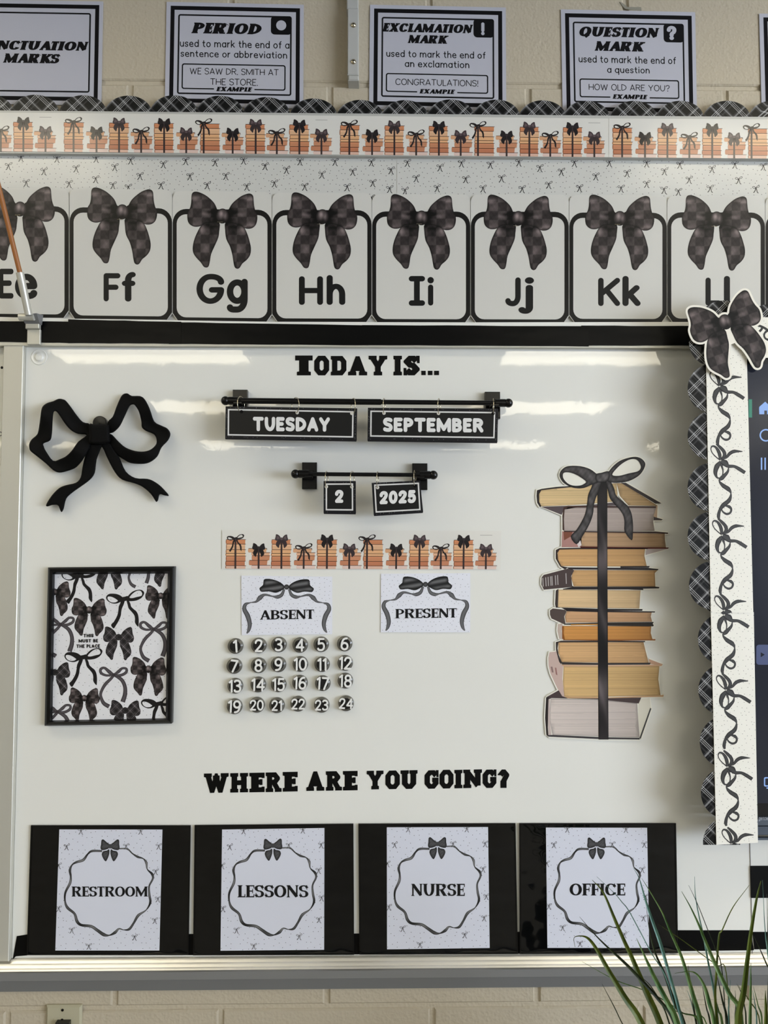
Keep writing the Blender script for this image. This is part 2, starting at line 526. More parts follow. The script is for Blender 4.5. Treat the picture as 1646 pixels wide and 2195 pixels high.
# ------------------------------------------------------------------ lettering (skeleton font, several pens)
O_ = [(0, 0, 1), (1, 0, 1), (1, 1, 1), (0, 1, 1)]
GL = {
 'A': (.80, [[(0, 0), (.5, 1), (1, 0)], [(.2, .3), (.8, .3)]]),
 'B': (.68, [[(0, 0), (0, 1), (.92, 1, 1), (.92, .53, 1), (0, .53)], [(0, .53), (1, .53, 1), (1, 0, 1), (0, 0)]]),
 'C': (.76, [[(1, .76), (1, 1, 1), (0, 1, 1), (0, 0, 1), (1, 0, 1), (1, .24)]]),
 'D': (.76, [[(0, 0), (0, 1), (1, 1, 1), (1, 0, 1), (0, 0)]]),
 'E': (.62, [[(1, 1), (0, 1), (0, 0), (1, 0)], [(0, .52), (.82, .52)]]),
 'F': (.60, [[(1, 1), (0, 1), (0, 0)], [(0, .5), (.84, .5)]]),
 'G': (.80, [[(1, .78), (1, 1, 1), (0, 1, 1), (0, 0, 1), (1, 0, 1), (1, .46), (.58, .46)]]),
 'H': (.76, [[(0, 0), (0, 1)], [(1, 0), (1, 1)], [(0, .5), (1, .5)]]),
 'I': (.30, [[(.5, 0), (.5, 1)]]),
 'J': (.52, [[(1, 1), (1, 0, 1), (0, 0, 1), (0, .12)]]),
 'K': (.74, [[(0, 0), (0, 1)], [(1, 1), (0, .4)], [(.32, .6), (1, 0)]]),
 'L': (.56, [[(0, 1), (0, 0), (1, 0)]]),
 'M': (.98, [[(0, 0), (0, 1)], [(0, 1), (.5, .12), (1, 1)], [(1, 1), (1, 0)]]),
 'N': (.80, [[(0, 0), (0, 1)], [(0, 1), (1, 0)], [(1, 0), (1, 1)]]),
 'O': (.84, [['c']+O_]),
 'P': (.66, [[(0, 0), (0, 1), (1, 1, 1), (1, .46, 1), (0, .46)]]),
 'Q': (.84, [['c']+O_, [(.55, .25), (1.0, -.12)]]),
 'R': (.72, [[(0, 0), (0, 1), (.95, 1, 1), (.95, .5, 1), (0, .5)], [(.5, .5), (1, 0)]]),
 'S': (.66, [[(1, .8), (1, 1, 1), (0, 1, 1), (0, .54, 1), (1, .5, 1), (1, 0, 1), (0, 0, 1), (0, .2)]]),
 'T': (.80, [[(0, 1), (1, 1)], [(.5, 1), (.5, 0)]]),
 'U': (.76, [[(0, 1), (0, 0, 1), (1, 0, 1), (1, 1)]]),
 'V': (.80, [[(0, 1), (.5, 0), (1, 1)]]),
 'W': (1.1, [[(0, 1), (.25, 0), (.5, .85), (.75, 0), (1, 1)]]),
 'X': (.76, [[(0, 1), (1, 0)], [(1, 1), (0, 0)]]),
 'Y': (.78, [[(0, 1), (.5, .45)], [(1, 1), (.5, .45)], [(.5, .47), (.5, 0)]]),
 '?': (.58, [[(0, .75), (0, 1, 1), (1, 1, 1), (1, .58, .9), (.5, .45, .8), (.5, .3)], [('dot', .5, 0)]]),
 '!': (.30, [[(.5, 1), (.5, .34)], [('dot', .5, 0)]]),
 '.': (.26, [[('dot', .5, 0)]]),
 '0': (.66, [['c']+O_]),
 '1': (.40, [[(.0, .84), (.7, 1), (.7, 0)]]),
 '2': (.62, [[(0, .74), (0, 1, 1), (1, 1, 1), (1, .6, .9), (0, 0), (1, 0)]]),
 '3': (.62, [[(.05, .9), (.05, 1, 1), (.95, 1, 1), (.95, .54, 1), (.4, .54)], [(.4, .54), (1, .54, 1), (1, 0, 1), (0, 0, 1), (0, .12)]]),
 '4': (.70, [[(.76, 0), (.76, 1), (0, .3), (1, .3)]]),
 '5': (.62, [[(.92, 1), (.16, 1), (.08, .56)], [(.08, .56), (.3, .62, 1), (1, .62, 1), (1, 0, 1), (0, 0, 1), (0, .13)]]),
 '6': (.64, [[(.8, 1), (.35, 1, .9), (0, .6, .9), (0, 0, 1), (1, 0, 1), (1, .58, 1), (0, .58, 1), (0, .3)]]),
 '7': (.62, [[(0, 1), (1, 1), (.35, 0)]]),
 '8': (.64, [['c', (.08, .54, 1), (.92, .54, 1), (.92, 1, 1), (.08, 1, 1)], ['c', (0, 0, 1), (1, 0, 1), (1, .54, 1), (0, .54, 1)]]),
 '9': (.64, [[(.2, 0), (.65, 0, .9), (1, .4, .9), (1, 1, 1), (0, 1, 1), (0, .42, 1), (1, .42, 1), (1, .7)]]),
 'a': (.60, [['c', (0, 0, 1), (1, 0, 1), (1, .68, 1), (0, .68, 1)], [(1, .7), (1, 0)]]),
 'b': (.60, [[(0, 1.05), (0, 0)], ['c', (0, 0, 1), (1, 0, 1), (1, .68, 1), (0, .68, 1)]]),
 'c': (.54, [[(1, .54), (1, .68, 1), (0, .68, 1), (0, 0, 1), (1, 0, 1), (1, .14)]]),
 'd': (.60, [['c', (0, 0, 1), (1, 0, 1), (1, .68, 1), (0, .68, 1)], [(1, 1.05), (1, 0)]]),
 'e': (.58, [[(0, .35), (1, .35), (1, .68, 1), (0, .68, 1), (0, 0, 1), (1, 0, 1), (1, .1)]]),
 'f': (.40, [[(1, 1.03), (.42, 1.03, 1), (.42, 0)], [(0, .66), (.95, .66)]]),
 'g': (.60, [['c', (0, 0, 1), (1, 0, 1), (1, .68, 1), (0, .68, 1)], [(1, .7), (1, -.32, 1), (0, -.32, 1), (0, -.24)]]),
 'h': (.56, [[(0, 1.05), (0, 0)], [(0, .3), (0, .68, 1), (1, .68, 1), (1, 0)]]),
 'i': (.22, [[(.5, .68), (.5, 0)], [('dot', .5, .98)]]),
 'j': (.40, [[(.85, .68), (.85, -.32, 1), (0, -.32, 1), (0, -.26)], [('dot', .85, .98)]]),
 'k': (.54, [[(0, 1.05), (0, 0)], [(.92, .66), (0, .24)], [(.32, .4), (1, 0)]]),
 'l': (.22, [[(.5, 1.05), (.5, 0)]]),
 'm': (.92, [[(0, .7), (0, 0)], [(0, .3), (0, .68, 1), (.5, .68, 1), (.5, 0)], [(.5, .3), (.5, .68, 1), (1, .68, 1), (1, 0)]]),
 'n': (.56, [[(0, .7), (0, 0)], [(0, .3), (0, .68, 1), (1, .68, 1), (1, 0)]]),
 'o': (.60, [['c', (0, 0, 1), (1, 0, 1), (1, .68, 1), (0, .68, 1)]]),
 'q': (.60, [['c', (0, 0, 1), (1, 0, 1), (1, .68, 1), (0, .68, 1)], [(1, .7), (1, -.34)]]),
 'r': (.38, [[(0, .7), (0, 0)], [(0, .3), (0, .68, 1), (1, .68)]]),
 's': (.46, [[(1, .56), (1, .68, 1), (0, .68, 1), (0, .37, 1), (1, .33, 1), (1, 0, 1), (0, 0, 1), (0, .13)]]),
 't': (.42, [[(.42, .95), (.42, 0, 1), (1, 0)], [(0, .66), (.95, .66)]]),
 'u': (.56, [[(0, .68), (0, 0, 1), (1, 0, 1), (1, .68)], [(1, .4), (1, 0)]]),
 'v': (.56, [[(0, .68), (.5, 0), (1, .68)]]),
 'x': (.54, [[(0, .68), (1, 0)], [(1, .68), (0, 0)]]),
 '-': (.4, [[(0, .4), (1, .4)]]),
}
I_SLAB = (.52, [[(.5, 0), (.5, 1)], [(0, 1), (1, 1)], [(0, 0), (1, 0)]])
S_OPEN = [[(.98, .93), (.8, 1, .8), (0, 1, 1), (0, .56, 1), (1, .47, 1), (1, 0, 1), (.2, 0, .8), (0, .07)]]
# serifs: (x, y, left, right) at the foot or head of a stem; ('d' | 'u', x, y) at the end of an arm
SER = {
 'A': [(0, 0, 1, .8), (1, 0, .8, 1)], 'B': [(0, 0, 1, 0), (0, 1, 1, 0)], 'D': [(0, 0, 1, 0), (0, 1, 1, 0)],
 'E': [(0, 0, 1, 0), (0, 1, 1, 0), ('d', 1, 1), ('u', 1, 0), ('m', .82, .52)],
 'F': [(0, 0, 1, 1), (0, 1, 1, 0), ('d', 1, 1), ('m', .84, .5)],
 'H': [(0, 0, 1, .8), (0, 1, 1, .8), (1, 0, .8, 1), (1, 1, .8, 1)], 'I': [(.5, 0, 1, 1), (.5, 1, 1, 1)],
 'K': [(0, 0, 1, .8), (0, 1, 1, .8), (1, 0, .5, 1), (1, 1, 1, .7)], 'L': [(0, 1, 1, 1), (0, 0, 1, 0), ('u', 1, 0)],
 'M': [(0, 0, 1, .8), (0, 1, 1, 0), (1, 0, .8, 1), (1, 1, 0, 1)], 'N': [(0, 0, 1, .8), (0, 1, 1, 0), (1, 1, .8, 1)],
 'P': [(0, 0, 1, 1), (0, 1, 1, 0)], 'R': [(0, 0, 1, .8), (0, 1, 1, 0), (1, 0, .2, 1)],
 'T': [(.5, 0, 1, 1), ('d', 0, 1), ('d', 1, 1)], 'U': [(0, 1, 1, .8), (1, 1, .8, 1)],
 'W': [(0, 1, 1, .7), (1, 1, .7, 1), (.5, .85, .4, .4)], 'X': [(0, 0, 1, .7), (1, 0, .7, 1), (0, 1, 1, .7), (1, 1, .7, 1)],
 'Y': [(.5, 0, 1, 1), (0, 1, 1, .7), (1, 1, .7, 1)], 'C': [('d', 1, 1)], 'S': [('d', 1, 1), ('u', 0, 0)],
 'G': [('d', 1, 1)], 'V': [(0, 1, 1, .7), (1, 1, .7, 1)],
}
STY = {
 'thin':   dict(wv=.128, wh=.128, round=True, gap=.13),
 'light':  dict(wv=.105, wh=.105, round=False, gap=.10),
 'rounded': dict(wv=.185, wh=.185, round=True, gap=.10),
 'bubble': dict(wv=.29, wh=.265, round=True, gap=.08, wide=1.16),
 'caps':   dict(wv=.25, wh=.22, round=True, gap=.10),
 'magnet': dict(wv=.15, wh=.15, round=True, gap=.05),
 'block':  dict(wv=.35, wh=.25, round=False, gap=.08, chamfer=.17, ser=.085, sh=.25, wide=1.25, slabarm=.03),
 'serif':  dict(wv=.255, wh=.095, round=False, gap=.025, ser=.085, sh=.055, wide=1.2, contrast=True, slabarm=.17),
 'fat':    dict(wv=.40, wh=.17, round=False, gap=.03, ser=.06, sh=.09, wide=1.3, contrast=True, slabarm=.12, slant=.24),
}
def round_path(pts, closed, st):
    n = len(pts); out = []
    if n < 3 and not closed: return [np.array(p[:2], float) for p in pts]
    for i, p in enumerate(pts):
        c = np.array(p[:2], float); r = p[2] if len(p) > 2 else 0
        if r == 0 or (not closed and i in (0, n-1)): out.append(c); continue
        cuts = []
        for j in (i-1, (i+1) % n):
            q = pts[j]; d = np.linalg.norm(np.array(q[:2])-c)
            shared = len(q) > 2 and q[2] > 0 and (closed or 0 < (j % n) < n-1)
            cuts.append(d*(0.5 if shared else 1.0))
        if 'chamfer' in st:
            m = min(min(cuts), st['chamfer']); cuts = [m, m]; steps = 1
        else:
            a, b = cuts; cuts = [min(a, 1.5*b)*r, min(b, 1.5*a)*r]; steps = 8
        A = c+(np.array(pts[i-1][:2])-c)*cuts[0]/(np.linalg.norm(np.array(pts[i-1][:2])-c)+1e-9)
        B = c+(np.array(pts[(i+1) % n][:2])-c)*cuts[1]/(np.linalg.norm(np.array(pts[(i+1) % n][:2])-c)+1e-9)
        for k in range(steps+1):
            th = math.pi/2*k/steps
            out.append(c+(A-c)*(1-math.sin(th))+(B-c)*(1-math.cos(th)))
    res = [out[0]]
    for q in out[1:]:
        if np.linalg.norm(q-res[-1]) > 1e-4: res.append(q)
    return res

def disc(c, r, n=14):
    return np.array([(c[0]+r*math.cos(2*math.pi*k/n), c[1]+r*math.sin(2*math.pi*k/n)) for k in range(n)])

def clip_y(poly, lo, hi):
    for sgn, lim in ((1, lo), (-1, hi)):
        new = []
        for j in range(len(poly)):
            p, q = poly[j-1], poly[j]; dp, dq = sgn*(p[1]-lim), sgn*(q[1]-lim)
            if (dp >= 0) != (dq >= 0): new.append(p+(q-p)*(dp/(dp-dq)))
            if dq >= 0: new.append(q)
        poly = new
        if len(poly) < 3: return None
    return np.array(poly)

GCACHE = {}
def glyph(ch, sty):
    key = (ch, sty)
    if key in GCACHE: return GCACHE[key]
    st = STY[sty]; W, strokes = GL[ch]
    if ch == 'I' and sty == 'rounded': W, strokes = I_SLAB
    if ch == 'S' and sty == 'bubble': strokes = S_OPEN
    if sty == 'block' and ch in 'GOQCU': W *= .92
    W = max(W*st.get('wide', 1.0), st['wv']*1.05)
    wv, wh = st['wv'], st['wh']
    serl = st.get('ser', 0)
    lead = serl if (serl and ch in SER) else 0.0
    if ch == 'I' and not (sty == 'rounded'): W = wv*(1.15 if serl else 1.3)
    def X(x): return wv/2+x*(W-wv)
    def Y(y): return wh/2+y*(1-wh)
    polys = []
    for s_ in strokes:
        if isinstance(s_[0], tuple) and s_[0][0] == 'dot':
            _, dx, dy = s_[0]; r = max(wv, wh)*(.62 if sty in ('thin', 'light', 'rounded') else .55)
            cx, cy = X(dx), (Y(dy) if dy > 0 else r)
            if st['round']: polys.append(disc((cx, cy), r, 16))
            else: polys.append(np.array([(cx-r, cy-r), (cx+r, cy-r), (cx+r, cy+r), (cx-r, cy+r)]))
            continue
        closed = s_[0] == 'c'; raw = s_[1:] if closed else s_
        pts = [(X(p[0]), Y(p[1]))+tuple(p[2:]) for p in raw]
        q = round_path(pts, closed, st)
        if closed and np.linalg.norm(q[0]-q[-1]) < 1e-4: q = q[:-1]
        m = len(q); segs = [(i, (i+1) % m) for i in range(m if closed else m-1)]
        def width(d):
            ax, ay = abs(d[0]), abs(d[1])
            if st.get('contrast') and ax > .25 and ay > .45:
                if len(raw) <= 3 or ch in 'MNVWXAKYR7':
                    return wv if d[0]*d[1] < 0 else wh*1.5
            return wv*ay*ay+wh*ax*ax if st.get('contrast') else (wv*ay+wh*ax)/(ax+ay)
        dirs = []
        for a, b in segs:
            d = q[b]-q[a]; d = d/(np.linalg.norm(d)+1e-9); w_ = width(d)
            if ch == 'N' and st.get('contrast') and abs(d[0]) < .05: w_ = wh*1.3
            if ch == 'M' and st.get('contrast') and abs(d[0]) < .05 and q[a][0] < W/2: w_ = wh*1.3
            dirs.append((d, w_))
        for (a, b), (d, w) in zip(segs, dirs):
            nn = np.array([-d[1], d[0]])*w/2
            polys.append(np.array([q[a]-nn, q[b]-nn, q[b]+nn, q[a]+nn]))
        for i in range(m):
            if not closed and i in (0, m-1):
                if st['round']: polys.append(disc(q[i], dirs[0 if i == 0 else -1][1]/2, 16))
                continue
            d1, w1 = dirs[i-1] if i > 0 else dirs[-1]; d2, w2 = dirs[i] if i < len(dirs) else dirs[0]
            if st['round']: polys.append(disc(q[i], max(w1, w2)/2, 16)); continue
            cr = d1[0]*d2[1]-d1[1]*d2[0]
            if abs(cr) < 1e-3: continue
            sg = -1 if cr > 0 else 1
            n1 = np.array([-d1[1], d1[0]])*sg*w1/2; n2 = np.array([-d2[1], d2[0]])*sg*w2/2
            A_, B_ = q[i]+n1, q[i]+n2
            M_ = np.array([[d1[0], -d2[0]], [d1[1], -d2[1]]])
            try: t = np.linalg.solve(M_, B_-A_)[0]
            except Exception: t = 0
            t = max(-2*w1, min(2.5*max(w1, w2), t))
            polys.append(np.array([q[i], A_, A_+d1*t, B_]))
    if serl and ch in SER:
        sh = st['sh']; arm = st['slabarm']
        for e in SER[ch]:
            if sty == 'block' and ch == 'T' and isinstance(e[0], str): continue
            if isinstance(e[0], str):
                k, ex, ey = e; x, y = X(ex), Y(ey)
                ww = (wv*.32 if sty != 'block' else wv*.55)*(.6 if ch == 'T' else 1)
                sx = -1 if ex > .5 else 1
                if k == 'm':
                    polys.append(np.array([(x-ww*.7, y-arm*.8-wh/2), (x, y-arm*.8-wh/2), (x, y+arm*.8+wh/2), (x-ww*.7, y+arm*.8+wh/2)])); continue
                xo = x+(wv/2 if ex > .5 else -wv/2)
                if ch in 'ELFT': xo = x+(0.02 if ex > .5 else -0.02)
                if ch in 'CSG' and sty == 'serif' or ch in 'CSG' and sty == 'fat':
                    xo = x+(wv*.12 if ex > .5 else -wv*.12)
                top = 1.0 if k == 'd' else 0.0; dy = -(wh+arm) if k == 'd' else (wh+arm)
                if ch in 'CSG': dy *= 1.35
                polys.append(np.array([(xo, top), (xo+sx*ww, top), (xo+sx*ww*.7, top+dy), (xo, top+dy)]))
            else:
                ex, ey, l, r = e; x = X(ex); y = 0.0 if ey == 0 else Y(ey)+wh/2
                w0 = wv if not (st.get('contrast') and ch in 'NM' and (ex == 0 or ch == 'N')) else wh*1.3
                if st.get('contrast') and ch == 'A' and ex == 0: w0 = wh*1.5
                s2 = sh if ey == 0 else -sh
                xl, xr = x-w0/2-l*serl, x+w0/2+r*serl
                polys.append(np.array([(xl, y), (xr, y), (xr, y+s2*.7), (x+w0/2, y+s2*1.6 if sty != 'block' else y+s2*.8), (x-w0/2, y+s2*1.6 if sty != 'block' else y+s2*.8), (xl, y+s2*.7)]))
    if ch.isupper() and ch != 'Q' or ch.isdigit():
        polys = [p for p in (clip_y(list(p), 0.0, 1.0) for p in polys) if p is not None]
    fixed = []
    for p in polys:
        ar = 0.5*sum(p[i][0]*p[(i+1) % len(p)][1]-p[(i+1) % len(p)][0]*p[i][1] for i in range(len(p)))
        if abs(ar) > 1e-7: fixed.append(p)
    V, T = fill(fixed)
    V = V.copy()
    sl = st.get('slant', 0)
    V[:, 0] -= V[:, 0].min()
    wid = V[:, 0].max()
    if sl: V[:, 0] += (V[:, 1]-.5)*sl
    GCACHE[key] = (V, T, wid)
    return GCACHE[key]

def text_layout(s, sty, space=.42, gap=None):
    g = STY[sty]['gap'] if gap is None else gap
    x = 0; out = []
    for ch in s:
        if ch == ' ': x += space; continue
        V, T, w = glyph(ch, sty); out.append((ch, x, V, T)); x += w+g-({'fat': .15, 'serif': .07}.get(sty, 0) if ch in 'RKA' else 0)
    return out, x-g

def text(art, s, x0, x1, base, cap, sty, col, layer=2.0, drop=0.0, space=.42, gap=None):
    """lettering between x0 and x1 (pixels of art.T's space), y down; drop = rise of the line to the right"""
    out, w = text_layout(s, sty, space, gap); k = (x1-x0)/w
    for ch, x, V, T in out:
        q = np.stack([x0+(x+V[:, 0])*k, base-V[:, 1]*cap], 1)
        q[:, 1] += drop*(q[:, 0]-x0)/(x1-x0)
        art.add(q, T, col, layer)

# ------------------------------------------------------------------ artwork shared by several prints
def loc(pts, c, s): return (np.asarray(pts, float)-np.asarray(c, float))/s
KC = (437, 535)
CB = {
 'll': loc([(405,500),(393,480),(375,440),(345,405),(300,370),(250,347),(215,342),(195,352),(187,375),(186,410),(183,445),(175,475),(158,505),(155,545),(162,585),(185,612),(220,624),(262,618),(300,595),(350,590),(400,575)], KC, 3.741),
 'lr': loc([(472,495),(487,480),(510,440),(545,405),(590,372),(640,353),(668,357),(682,375),(686,410),(690,450),(700,490),(716,530),(714,575),(700,610),(670,632),(625,634),(580,610),(530,595),(475,580)], KC, 3.741),
 'tl': loc([(411,585),(412,660),(405,710),(380,770),(350,840),(340,900),(330,940),(312,950),(290,942),(268,910),(230,870),(205,830),(202,780),(215,720),(240,660),(270,610),(330,560)], KC, 3.741),
 'tr': loc([(463,585),(460,650),(470,720),(500,780),(520,850),(530,910),(540,945),(560,957),(580,948),(600,915),(635,885),(662,845),(668,790),(655,730),(635,670),(605,615),(540,560)], KC, 3.741),
 'kn': np.array([(14*math.cos(a), 16*math.sin(a)) for a in np.linspace(0, 2*math.pi, 20, endpoint=False)]),
}
def vnoise(x, y, f=0.15, seed=0.0):
    return (np.sin(x*f*1.7+seed)*np.cos(y*f*2.3-seed*2)+np.sin(x*f*3.9-y*f*2.1+seed*3)*.6+np.cos(x*f*6.1+y*f*4.7)*.4)/2
def checker_fn(kind, k=1.0):
    def fn(V, c, d):
        x, y = V[:, 0], V[:, 1]
        s_ = 19.2
        chk = ((np.floor((x+64.5)/s_)+np.floor((y+16.5)/s_)) % 2)
        base = np.where(chk > 0, 74.0, 47.0)
        hl = np.zeros(len(x))
        def g(cx, cy, sx, sy, a): return a*np.exp(-((x-cx)/sx)**2-((y-cy)/sy)**2)
        for sg in (-1, 1):
            hl += g(sg*60, -38, 12, 5, 45)+g(sg*50, -22, 14, 8, 14)+g(sg*45, 28, 8, 10, 38)+g(sg*25, -8, 10, 3.5, -34)
            hl += g(sg*38, -4, 9, 4, 22)+g(sg*62, 20, 10, 6, 16 if sg < 0 else 34)+g(sg*35, 72, 7, 12, 18)+g(sg*24, 42, 5, 16, -10)
            hl += g(sg*13, -8, 7, 14, -40)+g(sg*14, 10, 14, 10, -30)+g(sg*30, 22, 16, 5, -22)+g(sg*56, 100, 5, 8, 8)
        if kind == 'kn': hl = g(-3, -4, 5, 8, 60)+g(6, 0, 3, 8, 34)+g(0, 10, 10, 4, -18); base = np.full(len(x), 56.0)
        v = base*(1+.10*vnoise(x, y, .045, 2.0))+hl*1.8+11*vnoise(x, y, 0.2)
        v *= np.clip(0.35+d/5.5, 0.35, 1.0)
        v = np.clip(v*.93, 12, 175)
        return np.stack([v*1.03, v*.93, v*.92], 1)*k
    return fn
def plaid_fn(kind, k=1.0):
    def fn(V, c, d):
        x, y = V[:, 0], V[:, 1]
        v = np.full(len(x), 34.0)
        for q in ((x+y), (x-y)):
            f = (q/46.0) % 1.0
            v += np.where(np.abs(f-.5) < .05, 62, 0)+np.where(np.abs(f-.3) < .03, 26, 0)+np.where((f > .6) & (f < .85), 14, 0)
        v *= np.clip(0.45+d/6, 0.45, 1.0)
        return np.stack([v, v*.95, v*.97], 1)*k
    return fn
def dark_fn(lo=26, hi=66, tint=(1, .96, .96), w=5.0):
    def fn(V, c, d):
        v = lo+(hi-lo)*np.clip(d/w, 0, 1)*(0.75+0.35*vnoise(V[:, 0], V[:, 1], .11))
        return np.stack([v*tint[0], v*tint[1], v*tint[2]], 1)
    return fn
def big_bow(art, fnmaker, T, layer=2.0, step=2.4):
    old = art.T; art.T = T
    for kind, ly in (('tl', 0), ('tr', 0), ('ll', 1), ('lr', 1), ('kn', 2)):
        art.poly(CB[kind], (50, 45, 45), layer+ly, smooth=3, grid=(step, step), fn=fnmaker(kind))
    art.T = old
LK = (830, 300)
LB = {
 'll': (loc([(790,275),(770,270),(700,220),(600,190),(480,188),(420,215),(388,260),(390,310),(430,365),(500,405),(570,420),(640,415),(710,385),(790,350)], LK, 4.841),
        loc([(660,350),(610,310),(560,280),(500,258),(440,255),(418,275),(425,320),(470,370),(530,392),(600,390),(640,372)], LK, 4.841)),
 'lr': (loc([(870,270),(890,250),(940,190),(1010,135),(1090,105),(1170,93),(1230,110),(1268,150),(1270,190),(1240,250),(1190,300),(1100,345),(1000,362),(920,360),(870,335)], LK, 4.841),
        loc([(930,280),(970,220),(1030,165),(1100,125),(1160,115),(1200,135),(1225,180),(1225,215),(1190,245),(1100,265),(1000,290)], LK, 4.841)),
 'kn': (loc([(760,275),(820,258),(890,242),(905,290),(885,340),(830,358),(765,350)], LK, 4.841), None),
 'tl': (loc([(740,360),(815,350),(795,440),(760,520),(740,600),(730,690),(690,800),(620,920),(560,1000),(500,920),(560,850),(620,750),(650,680),(670,580),(680,490),(710,420)], LK, 4.841), None),
 'tr': (loc([(860,335),(910,345),(950,420),(970,490),(1030,550),(1090,600),(1130,680),(1145,780),(1145,880),(1132,960),(1060,870),(1058,770),(1040,690),(980,610),(910,530),(885,440)], LK, 4.841), None),
}
def loop_bow(art, T, layer=2.0, lo=22, hi=84, grid=None):
    old = art.T; art.T = T
    for kind, ly in (('tl', 0), ('tr', 0), ('ll', 1), ('lr', 1), ('kn', 2)):
        o, h = LB[kind]
        art.poly(o, (45, 42, 42), layer+ly, smooth=3, holes=[h] if h is not None else (), grid=grid,
                 fn=dark_fn(lo, hi if kind != 'kn' else hi*1.15, w=4.5))
    art.T = old
def curl_bow(art, T, layer=2.0):
    """thin ribbon bow with curling tails (scale of the poster print, centred on its knot)"""
    old = art.T; art.T = T
    e, m = (28, 26, 28), (84, 79, 82)
    art.ribbon([(0,0),(-6,8),(-18,20),(-26,34),(-28,45),(-22,60),(-10,68)], [6,6,7,6,6,8,9], e, m, layer)
    art.ribbon([(0,0),(8,4),(18,12),(24,26),(24,42),(19,58)], [6,7,8,8,9,10], e, m, layer)
    art.ribbon([(0,0),(-9,-6),(-20,-15),(-28,-12),(-27,-4),(-16,1),(0,0)], [4,8,5,6,6,5,4], e, m, layer+1)
    art.ribbon([(0,0),(10,-7),(18,-14),(27,-13),(26,-5),(14,1),(0,0)], [4,7,5,5,6,6,4], e, m, layer+1)
    art.dot(0, 0, 4, (60, 56, 58), layer+2, 8)
    art.T = old
def mini_bow(art, x, y, s=1.0, col=(40, 38, 40), layer=2.0):
    old = art.T; s = s*.92
    art.T = sim(x, y, s, base=old)
    for q, w in (([(0,0),(-4.5,-4),(-8,-2),(-5,.5),(0,0)], 1.1), ([(0,0),(3,-4),(7.5,-6),(7.5,-2.5),(0,0)], 1.1),
                 ([(0,0),(-1.5,5),(-3.5,9),(-6,11)], 1.8), ([(0,0),(2,4),(3,9),(6,12)], 1.6)):
        q = smooth_open(q, 3); q = np.asarray(q)
        t = np.gradient(q, axis=0); t /= (np.linalg.norm(t, axis=1)[:, None]+1e-9)
        nn = np.stack([-t[:, 1], t[:, 0]], 1)*w/2; n = len(q)
        F = []
        for i in range(n-1):
            F += [(i, i+1, n+i+1), (i, n+i+1, n+i)]
        art.add(np.concatenate([q-nn, q+nn]), F, col, layer)
    art.T = old
def dots(art, x0, y0, x1, y1, step, r, seed, col=(70, 68, 70), layer=1.0, skip=None):
    rnd = random.Random(seed)
    j = 0; y = y0+step*.4
    while y < y1:
        x = x0+step*(.3 if j % 2 else .8)
        while x < x1:
            xx = x+rnd.uniform(-.3, .3)*step; yy = y+rnd.uniform(-.3, .3)*step
            if x0+1 < xx < x1-1 and y0+1 < yy < y1-1 and not (skip and skip(xx, yy)): art.dot(xx, yy, r, col, layer, 5)
            x += step
        y += step*.86; j += 1
def keyline(art, q, col, w, layer):
    q = np.asarray(q, float)
    for i in range(len(q)-1):
        d = q[i+1]-q[i]; n = np.array([-d[1], d[0]])/(np.linalg.norm(d)+1e-9)*w/2
        art.add([q[i]-n, q[i+1]-n, q[i+1]+n, q[i]+n], [(0, 1, 2), (0, 2, 3)], col, layer)

# ------------------------------------------------------------------ the room
WHITE = (236, 236, 238)
def struct(o): o['kind'] = 'structure'; return o
RX0, RX1, RY0, RZ1 = -4.9, 5.1, -9.6, 2.92
zt, zb = PZ(823, 181, 0), PZ(823, 2157, 0)
course = (zt-zb)/9.0
bw = course*2.0
jx = PX(700, 2120, 0)
wall = struct(MB().box((RX0, 0.004, 0), (RX1, 0.15, RZ1)).build('wall_front', 'painted_block'))
proto = None
z = zt
while z > 0: z -= course
k = round((zt-z)/course); r = 0
while z < RZ1-0.03:
    z1 = min(z+course, RZ1)
    odd = k % 2       # course whose top is the upper mortar line has a joint at jx
    x = jx-7*bw+(0 if odd else bw/2)
    if k == 0: pass
    while x < 2.7:
        if x+bw > -2.4 and z > -0.02:
            j = 0.0045
            if proto is None:
                wl = world_loc(wall); proto = MB().box((wl[0]-bw/2+j, wl[1]+0.0, wl[2]-course/2+j), (wl[0]+bw/2-j, wl[1]+0.012, wl[2]+course/2-j), 0.003).build('cinder_block', 'painted_block', wall)
                o = proto
            else:
                o = proto.copy(); link(o)
            o.parent = wall
            o.location = tuple(np.array([x+bw/2, 0, z+course/2])-world_loc(wall))
        x += bw
    z += course; k -= 1
struct(MB().box((RX0, RY0, -0.1), (RX1, 0.15, 0)).build('floor', 'floor_tile'))
struct(MB().box((RX0, RY0, RZ1), (RX1, 0.15, RZ1+0.1)).build('ceiling', 'white_paint'))
struct(MB().box((RX0-0.15, RY0, 0), (RX0, 0.15, RZ1)).build('wall_left', 'white_paint'))
struct(MB().box((RX0, RY0-0.15, 0), (RX1, RY0, RZ1)).build('wall_back', 'white_paint'))
rw = struct(MB().box((RX1, RY0, 0), (RX1+0.15, 0.15, RZ1)).build('wall_right', 'white_paint'))
